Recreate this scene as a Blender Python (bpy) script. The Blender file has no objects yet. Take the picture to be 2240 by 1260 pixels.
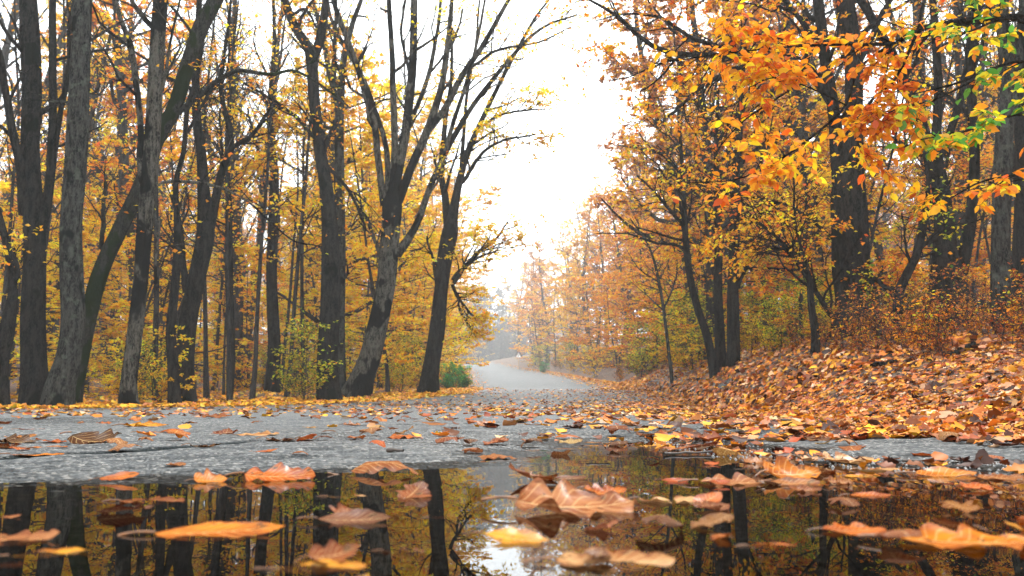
import bpy, math
import numpy as np
from mathutils import Vector
PI = math.pi
sc = bpy.context.scene
# ------------------------------------------------------------------ camera
FPX, CU, CV = 1867.0, 1120.0, 630.0            # focal length and centre in pixels of the 2240 px wide frame
CAMZ = 0.12
TH = math.atan(265 / FPX)
cam = bpy.data.cameras.new("camera"); camo = bpy.data.objects.new("camera", cam)
sc.collection.objects.link(camo); sc.camera = camo
camo.location = (0, 0, CAMZ); camo.rotation_euler = (PI/2 + TH, 0, 0)
cam.sensor_width = 36; cam.lens = 36 * FPX / 2240
cam.clip_start = 0.02; cam.clip_end = 3000
cam.dof.use_dof = True; cam.dof.focus_distance = 3.6; cam.dof.aperture_fstop = 7.0
# ------------------------------------------------------------------ sky, sun, exposure
SUN_EL, SUN_AZ = math.radians(52), math.radians(20)
w = bpy.data.worlds.new("World"); sc.world = w; w.use_nodes = True
nt = w.node_tree; nt.nodes.clear()
sky = nt.nodes.new('ShaderNodeTexSky'); sky.sky_type = 'NISHITA'; sky.sun_disc = False
sky.sun_elevation = SUN_EL; sky.sun_rotation = SUN_AZ; sky.dust_density = 6; sky.air_density = 1
hs = nt.nodes.new('ShaderNodeHueSaturation'); hs.inputs['Saturation'].default_value = 0.12
mxs = nt.nodes.new('ShaderNodeMix'); mxs.data_type = 'RGBA'; mxs.inputs[0].default_value = 0.80
mxs.inputs[7].default_value = (10.5, 11.2, 11.5, 1)      # even overcast cloud cover
bg = nt.nodes.new('ShaderNodeBackground'); bg.inputs[1].default_value = 0.15
wo = nt.nodes.new('ShaderNodeOutputWorld')
nt.links.new(sky.outputs[0], hs.inputs['Color']); nt.links.new(hs.outputs[0], mxs.inputs[6])
nt.links.new(mxs.outputs[2], bg.inputs[0]); nt.links.new(bg.outputs[0], wo.inputs[0])
sun = bpy.data.lights.new("sun", 'SUN'); sun.energy = 1.2; sun.angle = math.radians(25); sun.color = (1, .95, .88)
suno = bpy.data.objects.new("sun", sun); sc.collection.objects.link(suno)
sd = Vector((math.sin(SUN_AZ)*math.cos(SUN_EL), math.cos(SUN_AZ)*math.cos(SUN_EL), math.sin(SUN_EL)))
suno.rotation_euler = (-sd).to_track_quat('-Z', 'Y').to_euler(); suno.location = (0, 0, 60)
sc.view_settings.view_transform = 'Standard'; sc.view_settings.look = 'None'
sc.view_settings.exposure = 1.45; sc.view_settings.gamma = 1
cy_ = sc.cycles
cy_.max_bounces = 6; cy_.diffuse_bounces = 3; cy_.glossy_bounces = 3; cy_.transmission_bounces = 4
cy_.transparent_max_bounces = 8; cy_.volume_bounces = 2; cy_.use_denoising = True
cy_.caustics_reflective = False; cy_.caustics_refractive = False
cy_.use_adaptive_sampling = True; cy_.adaptive_threshold = 0.02
HAZE = 0.0015

rng = np.random.default_rng(7)
# ------------------------------------------------------------------ pixel <-> world
cT, sT = math.cos(TH), math.sin(TH)
def P(u, v, Y):
    cx = (u - CU) / FPX; cy = (CV - v) / FPX
    t = Y / (cT - sT * cy)
    return np.array((t * cx, Y, CAMZ + t * (sT + cT * cy)))
def proj(p):
    x, y, z = p[0], p[1], p[2] - CAMZ
    d = y * cT + z * sT; up = -y * sT + z * cT
    return CU + FPX * x / d, CV - FPX * up / d
# ------------------------------------------------------------------ terrain
_py = np.array([-40, 0, 1.5, 2.4, 4, 5.5, 8, 11, 13, 17, 19, 22, 25, 36, 53, 93, 120, 140, 170, 230])
_pz = np.array([0, 0, .003, .012, .032, .052, .078, .112, .15, .27, .39, .53, .65, 1.0, 2.12, 4.45, 6.5, 7.5, 8.2, 9])
def stretch(y): return y if y < 25 else 25 + (y - 25) * 1.7
_pz = np.array([b if a < 25 else CAMZ + (b - CAMZ) * stretch(a) / a for a, b in zip(_py, _pz)]); _py = np.array([stretch(a) for a in _py])
_py = np.append(_py, [470, 600, 800]); _pz = np.append(_pz, [30, 46, 54])
_yy = np.linspace(-40, 780, 16401); _zz = np.interp(_yy, _py, _pz)
_k = np.exp(-.5 * (np.arange(-40, 41) / 16.) ** 2); _k /= _k.sum()
_zs = np.convolve(np.pad(_zz, 40, 'edge'), _k, 'valid')
_bl = np.clip((_yy - 3) / 3, 0, 1); _zs = _zz * (1 - _bl) + _zs * _bl
def prof(y): return np.interp(y, _yy, _zs)
XR = np.array([(-40, 3.0), (0, 1.9), (2, 1.75), (3.5, 1.85), (6, 2.3), (12, 3.0), (20, 3.6), (36, 4.05), (53, 3.4), (93, 1.0), (120, -2), (140, -8), (150, -20), (160, -60)])
XL = np.array([(-40, -40), (7, -40), (8, -16), (10.2, -9), (12, -6), (13.8, -4.1), (16.5, -2.9), (19, -2.0), (22, -1.3), (28, -1.55), (36, -1.95), (53, -2.8), (93, -5), (115, -9), (128, -16), (135, -60)])
XR = np.array([(x * stretch(y) / y if y else x, stretch(y)) for y, x in XR]); XL = np.array([(x * stretch(y) / y if y else x, stretch(y)) for y, x in XL])
XR = XR[:, ::-1]; XL = XL[:, ::-1]
def xr(y): return np.interp(y, XR[:, 0], XR[:, 1])
def xl(y): return np.interp(y, XL[:, 0], XL[:, 1])
POOL = np.array([(-1.7, .7), (-.75, 1.1), (-.60, 1.42), (-.42, 1.53), (-.2, 1.66), (-.02, 1.87), (.12, 2.2), (.24, 2.9), (.42, 3.25), (.6, 3.2), (.62, 2.5), (.72, 1.95), (.95, 1.6), (1.5, 1.35), (2.0, .8), (1.6, -.5), (-1.3, -.6)])
def pool_dist(x, y):
    x = np.asarray(x, float); y = np.asarray(y, float)
    d = np.full(x.shape, 1e9); ins = np.zeros(x.shape, bool)
    n = len(POOL)
    for i in range(n):
        ax, ay = POOL[i]; bx, by = POOL[(i + 1) % n]
        ex, ey = bx - ax, by - ay
        t = np.clip(((x - ax) * ex + (y - ay) * ey) / (ex * ex + ey * ey), 0, 1)
        d = np.minimum(d, np.hypot(x - ax - t * ex, y - ay - t * ey))
        c = ((ay > y) != (by > y)) & (x < ex * (y - ay) / (ey + 1e-12) + ax)
        ins ^= c
    return np.where(ins, -d, d)
def sn(x, y, f, seed):
    r = np.random.default_rng(seed); o = 0
    for k in range(7):
        a = r.uniform(0, 2 * PI); ff = f * r.uniform(.6, 1.7)
        o = o + np.sin((x * math.cos(a) + y * math.sin(a)) * ff * 6.283 + r.uniform(0, 6.28))
    return o / 3.5
def sn3(p, f, seed):
    r = np.random.default_rng(seed); o = 0
    for k in range(8):
        d = r.normal(size=3) * np.array([1, 1, 1.6]); d /= np.linalg.norm(d); o = o + np.sin(p @ d * f * r.uniform(.6, 2.2) * 6.283 * .5 + r.uniform(0, 6.28))
    return o / 2.6
def sm(t): t = np.clip(t, 0, 1); return t * t * (3 - 2 * t)
CRACKS = [[(-1.5, 1.75), (-1.15, 1.93), (-.95, 2.25), (-.86, 2.55), (-.8, 2.75)], [(-.75, 4.2), (-.2, 4.6), (.1, 5.0)]]
def crack_d(x, y):
    d = np.full(np.shape(x), 9.)
    for c in CRACKS:
        for (ax, ay), (bx, by) in zip(c[:-1], c[1:]):
            ex, ey = bx - ax, by - ay
            t = np.clip(((x - ax) * ex + (y - ay) * ey) / (ex * ex + ey * ey), 0, 1)
            d = np.minimum(d, np.hypot(x - ax - t * ex, y - ay - t * ey))
    return d
def H(x, y):
    x = np.asarray(x, float); y = np.asarray(y, float)
    z = prof(y)
    dR = np.maximum(x - xr(y), 0); dL = np.maximum(xl(y) - x, 0)
    cap = np.interp(y, [2, 6, 10, 14, 30, 60, 140], [.26, .5, .92, 1.4, 2.0, 2.4, 4]); s = np.interp(y, [2, 6, 12, 30, 60], [.28, .34, 1.0, .7, .3])
    dR = dR * (1 - sm((y - 192) / 36))
    z = z + cap * (1 - np.exp(-s * dR / cap)) + .07 * np.clip(dR - 14, 0, 120)
    z = z + sm((dR - .15) / .8) * (.05 * sn(x, y, .7, 3) + .02 * sn(x, y, 2.3, 4))
    dL = np.minimum(dL, 90)
    z = z + .14 * np.maximum(dL - 10, 0) * sm((y - 12) / 20) + sm((dL - .4) / 2) * .05 * sn(x, y, .5, 5)
    m = (np.abs(x) < 6) & (y < 7) & (y > -6)
    if m.any():
        pd = pool_dist(x[m], y[m]) + .085 * sn(x[m], y[m], 2.2, 11) + .028 * sn(x[m], y[m], 8, 12)
        zz = z[m]; k = sm(np.clip(pd, 0, 1) / .9)
        out = zz * k + .006 * np.clip(pd / .2, 0, 1) + .0024 * sn(x[m], y[m], 5, 13) + .0009 * sn(x[m], y[m], 22, 14)
        inn = -.028 * sm(-pd / .2)
        z[m] = np.where(pd > 0, out, out + inn)
    return z
def Hs(x, y): return float(H(np.array([x]), np.array([y]))[0])
# ------------------------------------------------------------------ mesh helpers
COL = sc.collection
def mesh(name, V, faces, cols=None, uv=None, smooth=True):
    V = np.ascontiguousarray(V, np.float32)
    me = bpy.data.meshes.new(name); me.vertices.add(len(V)); me.vertices.foreach_set('co', V.ravel())
    faces = [np.asarray(f, np.int32) for f in faces if len(f)]
    idx = np.concatenate([f.ravel() for f in faces]); tot = np.concatenate([np.full(len(f), f.shape[1], np.int32) for f in faces])
    st = np.concatenate([[0], np.cumsum(tot)[:-1]]).astype(np.int32)
    me.loops.add(len(idx)); me.loops.foreach_set('vertex_index', idx)
    me.polygons.add(len(tot)); me.polygons.foreach_set('loop_start', st)
    if smooth: me.polygons.foreach_set('use_smooth', np.ones(len(tot), bool))
    if cols is not None:
        a = me.attributes.new('Col', 'FLOAT_COLOR', 'POINT')
        c = np.ones((len(V), 4), np.float32); c[:, :cols.shape[1]] = cols; a.data.foreach_set('color', c.ravel())
    if uv is not None:
        l = me.uv_layers.new(name='UVMap'); l.data.foreach_set('uv', np.ascontiguousarray(uv[idx], np.float32).ravel())
    me.update(calc_edges=True)
    return me
def link(name, data, mat=None, parent=None, loc=None):
    o = bpy.data.objects.new(name, data); COL.objects.link(o)
    if mat is not None and not data.materials: data.materials.append(mat)
    if parent is not None: o.parent = parent
    if loc is not None: o.location = loc
    return o
def tag(o, label=None, cat=None, group=None, kind=None):
    if label: o['label'] = label
    if cat: o['category'] = cat
    if group: o['group'] = group
    if kind: o['kind'] = kind
    return o
def empty(name, loc):
    o = bpy.data.objects.new(name, None); COL.objects.link(o); o.location = loc; o.empty_display_size = .2; return o
class Acc:
    def __init__(s): s.V = []; s.F = {}; s.C = []; s.n = 0
    def add(s, V, F, C=None):
        V = V.reshape(-1, 3); s.V.append(V)
        F = F.reshape(-1, F.shape[-1]) + s.n; s.F.setdefault(F.shape[1], []).append(F)
        if C is not None: s.C.append(C.reshape(-1, 3))
        s.n += len(V)
    def mesh(s, name, off=None, smooth=True):
        V = np.concatenate(s.V)
        if off is not None: V = V - np.asarray(off)
        return mesh(name, V, [np.concatenate(f) for f in s.F.values()], np.concatenate(s.C) if s.C else None, smooth=smooth)
def norm(a): return a / (np.linalg.norm(a, axis=-1, keepdims=True) + 1e-9)
def tubes(B, R, S, bark=0., seed=0):
    """B (M,K,3) centre lines, R (M,K) radii -> verts and quads"""
    M, K, _ = B.shape
    T = np.empty_like(B); T[:, 1:-1] = B[:, 2:] - B[:, :-2]; T[:, 0] = B[:, 1] - B[:, 0]; T[:, -1] = B[:, -1] - B[:, -2]
    T = norm(T)
    ref = np.where(np.abs(T[:, :1, 1:2]) < .8, np.array([0, 1., 0]), np.array([1., 0, 0]))
    a = norm(np.cross(T, np.broadcast_to(ref, T.shape))); b = np.cross(T, a)
    th = np.arange(S) / S * 2 * PI
    rr = R[:, :, None] * np.ones(S)
    if bark > 0:
        r = np.random.default_rng(seed); h = np.cumsum(np.concatenate([np.zeros((M, 1)), np.linalg.norm(np.diff(B, axis=1), axis=2)], 1), 1)[:, :, None]
        for k in range(9):
            n = r.integers(1, 9); rr = rr * (1 + bark * r.uniform(.3, 1) / (1 + .25 * n) * np.sin(n * th + h * r.uniform(-3.5, 3.5) + r.uniform(0, 6.28)))
    V = B[:, :, None] + rr[..., None] * (a[:, :, None] * np.cos(th)[:, None] + b[:, :, None] * np.sin(th)[:, None])
    base = (np.arange(M)[:, None, None] * K + np.arange(K - 1)[:, None]) * S + np.arange(S)
    nx = (np.arange(M)[:, None, None] * K + np.arange(K - 1)[:, None]) * S + (np.arange(S) + 1) % S
    return V.reshape(-1, 3), np.stack([base, nx, nx + S, base + S], -1).reshape(-1, 4)
def resample(pts, n):
    pts = np.asarray(pts, float)
    if len(pts) < 3:
        t = np.linspace(0, 1, n)[:, None]; return pts[0] * (1 - t) + pts[-1] * t
    q = np.vstack([2 * pts[0] - pts[1], pts, 2 * pts[-1] - pts[-2]])
    d = np.concatenate([[0], np.cumsum(np.linalg.norm(np.diff(pts[:, :3], axis=0), axis=1))]); s = np.linspace(0, d[-1], n)
    i = np.clip(np.searchsorted(d, s, 'right') - 1, 0, len(pts) - 2); t = ((s - d[i]) / (d[i + 1] - d[i] + 1e-9))[:, None]
    p0, p1, p2, p3 = q[i], q[i + 1], q[i + 2], q[i + 3]
    return .5 * (2 * p1 + (p2 - p0) * t + (2 * p0 - 5 * p1 + 4 * p2 - p3) * t ** 2 + (3 * p1 - p0 - 3 * p2 + p3) * t ** 3)
def spawn(B, R, n_per, tmin, tmax, lens, ang, r, K=5, up=.0, flat=0., wob=.18, rk=.55, taper=.25):
    """children of every branch; lens (lo, hi) metres"""
    M, K0, _ = B.shape
    n = M * n_per
    if n_per < 1: sel = r.random(M) < n_per; B = B[sel]; R = R[sel]; M = len(B); n_per = 1; n = M
    par = np.repeat(np.arange(M), n_per)
    t = tmin + (tmax - tmin) * ((np.tile(np.arange(n_per), M) + r.random(n)) / n_per)
    f = t * (K0 - 1); i = np.minimum(f.astype(int), K0 - 2); w = (f - i)[:, None]
    p0, p1 = B[par, i], B[par, i + 1]
    s = p0 * (1 - w) + p1 * w; T = norm(p1 - p0)
    rad = (R[par, i] * (1 - w[:, 0]) + R[par, i + 1] * w[:, 0])
    az = norm(np.cross(T, r.normal(size=(n, 3)))); a = np.radians(r.uniform(ang[0], ang[1], n))[:, None]
    d = norm(T * np.cos(a) + az * np.sin(a)); d[:, 2] *= (1 - flat); d = norm(d)
    L = r.uniform(lens[0], lens[1], n) * (1.15 - .5 * t)
    pl_ = np.linalg.norm(np.diff(B, axis=1), axis=2).sum(1)[par]; L = np.minimum(L, .6 * pl_)
    out = np.empty((n, K, 3)); out[:, 0] = s; cur = d
    for k in range(1, K):
        cur = norm(cur + r.normal(size=(n, 3)) * wob * np.array([1, 1, 1 - .6 * flat]) + np.array([0, 0, up]))
        out[:, k] = out[:, k - 1] + cur * (L / (K - 1))[:, None]
    r0 = np.minimum(rad * rk, L * .03)
    RR = r0[:, None] * np.linspace(1, taper, K)
    return out, RR
def pal(n, colours, r, jit=.14):
    w = np.array([c[3] for c in colours], float); c = np.array([c[:3] for c in colours])
    k = r.choice(len(colours), n, p=w / w.sum())
    return np.clip(c[k] * (1 + jit * r.normal(size=(n, 1))) * (1 + .06 * r.normal(size=(n, 3))), .004, .95)
def leaf_quads(pos, d, size, cols, r, tilt=.45, fine=False, droop=.15, width=.6):
    n = len(pos)
    nn = norm(np.array([0, 0, 1.]) + r.normal(size=(n, 3)) * tilt)
    d = norm(d + r.normal(size=(n, 3)) * .35 + np.array([0, 0, -droop])); b = norm(np.cross(nn, d)); a = norm(d); nn = np.cross(a, b)
    s = size[:, None]
    if fine:
        T = [(0, 0, 0), (.28, .27, .05), (.62, .25, .04), (1, 0, -.12), (.62, -.25, .04), (.28, -.27, .05), (.3, 0, -.01), (.64, 0, -.03)]
        q = np.array([(0, 6, 1, 1), (6, 7, 2, 1), (7, 3, 2, 2), (0, 5, 6, 6), (6, 5, 4, 7), (7, 4, 3, 3)])
        V = np.stack([pos + s * (a * x + b * y * width / .6 + nn * z) for x, y, z in T], 1)
        m = len(T); o = np.arange(n)[:, None, None] * m
        tri = np.array([(0, 6, 1), (7, 3, 2), (0, 5, 6), (7, 4, 3)]); qd = np.array([(6, 7, 2, 1), (6, 5, 4, 7)])
        return V, [(o + tri).reshape(-1, 3), (o + qd).reshape(-1, 4)], np.repeat(cols[:, None], m, 1)
    f = r.uniform(.02, .14, (n, 1)); w = width * .5 * r.uniform(.8, 1.15, (n, 1))
    V = np.stack([pos, pos + s * (a * .45 + b * w + nn * f), pos + s * (a - nn * .1), pos + s * (a * .45 - b * w + nn * f)], 1)
    return V, [(np.arange(n)[:, None] * 4 + np.arange(4))], np.repeat(cols[:, None], 4, 1)
PERX = 1.0
def add_leaves(acc, B, per, size, colours, r, tilt=.45, fine=False, droop=.15, keep=None, width=.6, shift=None):
    """leaves along the twigs B (M,K,3)"""
    M, K, _ = B.shape
    if M == 0: return
    n = max(1, int(M * per * PERX)); par = r.integers(0, M, n); t = r.beta(1.6, 1., n) * (K - 1.001); i = t.astype(int); w = (t - i)[:, None]
    p = B[par, i] * (1 - w) + B[par, i + 1] * w; T = norm(B[par, i + 1] - B[par, i])
    side = norm(np.cross(T, np.array([0, 0, 1.]))) * r.choice([-1, 1], (n, 1))
    d = norm(T * .7 + side)
    if keep is not None:
        m = keep(p); p, d = p[m], d[m]; n = len(p)
        if n == 0: return
    fr = 1.1 / max(.5, size * 12); cl = sn3(p, fr, 61)
    m = r.random(n) < np.clip(.5 + .75 * cl, .06, 1); p, d = p[m], d[m]; n = len(p)
    if n == 0: return
    c = pal(n, colours, r) * (1 + .22 * sn3(p, fr * .6, 62)[:, None] * np.array([.6, 1, 1]))
    c = np.clip(c, .003, .95)
    V, F, C = leaf_quads(p, d, r.uniform(size * .65, size * 1.25, n), c, r, tilt, fine, droop, width)
    base = acc.n; acc.V.append(V.reshape(-1, 3)); acc.C.append(C.reshape(-1, 3)); acc.n += V.shape[0] * V.shape[1]
    for f in F: acc.F.setdefault(f.shape[1], []).append(f + base)
# ------------------------------------------------------------------ materials
def newmat(name):
    m = bpy.data.materials.new(name); m.use_nodes = True; n = m.node_tree; n.nodes.clear()
    out = n.nodes.new('ShaderNodeOutputMaterial'); return m, n, out
def N(n, t, **kw):
    x = n.nodes.new('ShaderNode' + t)
    for k, v in kw.items(): setattr(x, k, v)
    return x
def setin(x, **kw):
    for k, v in kw.items(): x.inputs[k.replace('_', ' ')].default_value = v
def math_(n, op, a, b=None, c=None):
    x = N(n, 'Math', operation=op)
    for i, q in enumerate((a, b, c)):
        if q is None: continue
        if isinstance(q, (int, float)): x.inputs[i].default_value = q
        else: n.links.new(q, x.inputs[i])
    return x.outputs[0]
def ramp(n, fac, stops):
    x = N(n, 'ValToRGB'); e = x.color_ramp.elements
    while len(e) < len(stops): e.new(.5)
    for el, (p, c) in zip(e, stops): el.position = p; el.color = (c, c, c, 1) if isinstance(c, (int, float)) else (*c, 1)
    n.links.new(fac, x.inputs[0]); return x.outputs[0]
def noise(n, vec, scale, detail=4, rough=.6):
    x = N(n, 'TexNoise'); setin(x, Scale=scale, Detail=detail, Roughness=rough)
    if vec is not None: n.links.new(vec, x.inputs['Vector'])
    return x.outputs['Fac']
def mapping(n, vec, scale):
    x = N(n, 'Mapping'); x.inputs['Scale'].default_value = scale; n.links.new(vec, x.inputs['Vector']); return x.outputs[0]
def mixc(n, f, a, b, mode='MIX'):
    x = N(n, 'Mix', data_type='RGBA', blend_type=mode)
    for i, q in ((0, f), (6, a), (7, b)):
        if isinstance(q, (int, float)): x.inputs[i].default_value = q
        elif isinstance(q, tuple): x.inputs[i].default_value = (*q, 1)
        else: n.links.new(q, x.inputs[i])
    return x.outputs[2]
def bump(n, h, strength, dist):
    x = N(n, 'Bump'); setin(x, Strength=strength, Distance=dist); n.links.new(h, x.inputs['Height']); return x.outputs[0]

def bark_mat(name, lo, hi, moss, mosscol, vs=1., lich=0.0):
    m, n, out = newmat(name)
    co = N(n, 'TexCoord').outputs['Object']
    st = mapping(n, co, (5.5 * vs, 5.5 * vs, 1.3 * vs))
    f1 = noise(n, st, 3, 6, .65); f2 = noise(n, mapping(n, co, (1, 1, .6)), 2.2, 3, .5); f3 = noise(n, mapping(n, co, (30, 30, 12)), 2.0, 3, .6)
    c = ramp(n, f1, [(.42, lo), (.58, hi)])
    c = mixc(n, ramp(n, f3, [(.45, 0.), (.62, .55)]), c, tuple(min(1, q * 1.7) for q in hi))
    if lich > 0: c = mixc(n, ramp(n, noise(n, co, 7, 4, .6), [(.56, 0.), (.64, lich)]), c, (.12, .14, .11))
    c = mixc(n, ramp(n, f2, [(.5 + moss, 0.), (.54 + moss, .94)]), c, mosscol)
    b = N(n, 'BsdfDiffuse'); n.links.new(c, b.inputs['Color']); setin(b, Roughness=.6)
    h = math_(n, 'ADD', f1, math_(n, 'MULTIPLY', f3, .4)); n.links.new(bump(n, h, 1., .045), b.inputs['Normal'])
    n.links.new(b.outputs[0], out.inputs[0]); return m
BARK = {
    'dark': bark_mat('bark_dark', (.002, .0025, .003), (.024, .022, .020), .09, (.006, .007, .005)),
    'grey': bark_mat('bark_grey', (.003, .004, .004), (.048, .047, .043), .09, (.004, .005, .004), 1.2, .35),
    'patch': bark_mat('bark_patched', (.003, .004, .004), (.085, .078, .066), -.015, (.004, .004, .004), 1.3, .3),
    'mossy': bark_mat('bark_mossy', (.006, .0065, .006), (.035, .035, .03), .0, (.012, .022, .005)),
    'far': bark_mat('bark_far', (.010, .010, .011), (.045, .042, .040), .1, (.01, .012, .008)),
}
def leaf_mat(name, trans=.52, spec=.035):
    m, n, out = newmat(name)
    at = N(n, 'Attribute', attribute_name='Col').outputs['Color']
    co = N(n, 'TexCoord').outputs['Object']
    c = mixc(n, ramp(n, noise(n, co, 26, 2, .5), [(.35, 0.), (.7, .35)]), at, mixc(n, 1., at, (.6, .5, .4), 'MULTIPLY'))
    d_ = N(n, 'BsdfDiffuse'); n.links.new(c, d_.inputs['Color']); g_ = N(n, 'BsdfGlossy'); setin(g_, Roughness=.4)
    b = N(n, 'MixShader'); b.inputs[0].default_value = spec; n.links.new(d_.outputs[0], b.inputs[1]); n.links.new(g_.outputs[0], b.inputs[2])
    t = N(n, 'BsdfTranslucent'); n.links.new(c, t.inputs[0])
    mx = N(n, 'MixShader'); mx.inputs[0].default_value = trans; n.links.new(b.outputs[0], mx.inputs[1]); n.links.new(t.outputs[0], mx.inputs[2])
    n.links.new(mx.outputs[0], out.inputs[0]); return m
M_LEAF = leaf_mat('foliage')
M_LITTER = leaf_mat('litter_leaves', .12, .04)
def fallen_mat():
    m, n, out = newmat('fallen_leaf')
    oc = N(n, 'ObjectInfo'); uv = N(n, 'TexCoord').outputs['UV']
    sp = N(n, 'SeparateXYZ'); n.links.new(uv, sp.inputs[0])
    s = math_(n, 'ABSOLUTE', math_(n, 'SUBTRACT', sp.outputs[1], .5)); t = sp.outputs[0]
    mid = math_(n, 'LESS_THAN', s, .018)
    ph = math_(n, 'FRACT', math_(n, 'MULTIPLY', math_(n, 'SUBTRACT', t, math_(n, 'MULTIPLY', s, .5)), 9.))
    side = math_(n, 'LESS_THAN', ph, .2)
    vein = math_(n, 'MAXIMUM', mid, math_(n, 'MULTIPLY', side, .55))
    co = N(n, 'TexCoord').outputs['Object']
    rnd = N(n, 'VectorMath', operation='ADD'); n.links.new(co, rnd.inputs[0]); n.links.new(oc.outputs['Random'], rnd.inputs[1])
    ns = noise(n, rnd.outputs[0], 22, 4, .6)
    base = oc.outputs['Color']
    c = mixc(n, ramp(n, ns, [(.36, 0.), (.62, 1.)]), base, mixc(n, 1., base, (.5, .3, .2), 'MULTIPLY'))
    c = mixc(n, ramp(n, noise(n, rnd.outputs[0], 70, 2, .5), [(.63, 0.), (.67, .85)]), c, (.03, .015, .008))
    c = mixc(n, math_(n, 'MULTIPLY', vein, .75), c, mixc(n, .5, base, (.85, .6, .28)))
    ed = math_(n, 'ADD', math_(n, 'MULTIPLY', s, 2.), math_(n, 'MULTIPLY', math_(n, 'SUBTRACT', noise(n, rnd.outputs[0], 45, 3, .6), .5), 1.6))
    c = mixc(n, ramp(n, ed, [(.78, 0.), (1., .75)]), c, mixc(n, 1., base, (.35, .16, .1), 'MULTIPLY'))
    geo = N(n, 'NewGeometry')
    c = mixc(n, math_(n, 'MULTIPLY', geo.outputs['Backfacing'], .15), c, (.34, .17, .08))
    d_ = N(n, 'BsdfDiffuse'); n.links.new(c, d_.inputs['Color']); g_ = N(n, 'BsdfGlossy'); setin(g_, Roughness=.22); b = N(n, 'MixShader')
    n.links.new(d_.outputs[0], b.inputs[1]); n.links.new(g_.outputs[0], b.inputs[2]); n.links.new(ramp(n, noise(n, rnd.outputs[0], 14, 3, .5), [(.52, .012), (.66, .09)]), b.inputs[0])
    hgt = math_(n, 'ADD', math_(n, 'MULTIPLY', vein, -.5), ns); bm_ = bump(n, hgt, .8, .003); n.links.new(bm_, d_.inputs['Normal']); n.links.new(bm_, g_.inputs['Normal'])
    tr = N(n, 'BsdfTranslucent'); n.links.new(c, tr.inputs[0])
    mx = N(n, 'MixShader'); mx.inputs[0].default_value = .22; n.links.new(b.outputs[0], mx.inputs[1]); n.links.new(tr.outputs[0], mx.inputs[2])
    n.links.new(mx.outputs[0], out.inputs[0]); return m
M_FALL = fallen_mat()
def asphalt():
    m, n, out = newmat('wet_asphalt')
    co = N(n, 'TexCoord').outputs['Object']; at = N(n, 'Attribute', attribute_name='Col')
    sp = N(n, 'SeparateColor'); n.links.new(at.outputs['Color'], sp.inputs[0]); wet, crk = sp.outputs[0], sp.outputs[1]
    vo = N(n, 'TexVoronoi'); setin(vo, Scale=110.); n.links.new(co, vo.inputs['Vector'])
    vo2 = N(n, 'TexVoronoi'); setin(vo2, Scale=46.); n.links.new(co, vo2.inputs['Vector'])
    vc = N(n, 'SeparateColor'); n.links.new(vo.outputs['Color'], vc.inputs[0])
    c = ramp(n, vc.outputs[0], [(.0, (.002, .003, .004)), (.45, (.013, .016, .018)), (.8, (.055, .058, .058)), (1., (.32, .30, .27))])
    big = noise(n, co, .8, 5, .6)
    c = mixc(n, 1., c, ramp(n, big, [(.35, (.6, .62, .66)), (.65, (1.1, 1.08, 1.05))]), 'MULTIPLY')
    c = mixc(n, math_(n, 'MULTIPLY', wet, .72), c, (.016, .015, .014))
    c = mixc(n, crk, c, (.008, .012, .013))
    d_ = N(n, 'BsdfDiffuse'); n.links.new(c, d_.inputs['Color']); b = N(n, 'BsdfGlossy')
    rg = math_(n, 'SUBTRACT', ramp(n, big, [(.3, .28), (.7, .42)]), math_(n, 'MULTIPLY', wet, .22)); n.links.new(rg, b.inputs['Roughness'])
    fr = N(n, 'Fresnel'); fr.inputs['IOR'].default_value = 1.3; b.inputs['Color'].default_value = (.92, .95, .97, 1)
    fac = math_(n, 'MULTIPLY', math_(n, 'MULTIPLY', fr.outputs[0], .15), math_(n, 'SUBTRACT', 1., math_(n, 'MULTIPLY', crk, .8)))
    h = math_(n, 'ADD', math_(n, 'MULTIPLY', vo.outputs['Distance'], -1.), math_(n, 'MULTIPLY', vo2.outputs['Distance'], -.7))
    bp = N(n, 'Bump'); setin(bp, Distance=.009); n.links.new(h, bp.inputs['Height']); n.links.new(math_(n, 'SUBTRACT', 1., math_(n, 'MULTIPLY', wet, .8)), bp.inputs['Strength'])
    n.links.new(bp.outputs[0], b.inputs['Normal']); n.links.new(bp.outputs[0], d_.inputs['Normal']); mx = N(n, 'MixShader'); n.links.new(fac, mx.inputs[0]); n.links.new(d_.outputs[0], mx.inputs[1]); n.links.new(b.outputs[0], mx.inputs[2]); n.links.new(mx.outputs[0], out.inputs[0]); return m
def soil():
    m, n, out = newmat('leafy_soil')
    co = N(n, 'TexCoord').outputs['Object']
    vo = N(n, 'TexVoronoi'); setin(vo, Scale=13.); n.links.new(co, vo.inputs['Vector'])
    s2 = N(n, 'SeparateColor'); n.links.new(vo.outputs['Color'], s2.inputs[0])
    c = ramp(n, s2.outputs[0], [(0., (.015, .009, .005)), (.35, (.06, .022, .008)), (.7, (.16, .06, .012)), (1., (.24, .12, .05))])
    c = mixc(n, ramp(n, noise(n, co, 3, 4, .6), [(.4, 0.), (.65, .8)]), c, (.03, .02, .012))
    b = N(n, 'BsdfPrincipled'); n.links.new(c, b.inputs['Base Color']); setin(b, Roughness=.75)
    n.links.new(bump(n, math_(n, 'ADD', vo.outputs['Distance'], noise(n, co, 9, 5, .7)), 1., .05), b.inputs['Normal']); n.links.new(b.outputs[0], out.inputs[0]); return m
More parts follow.
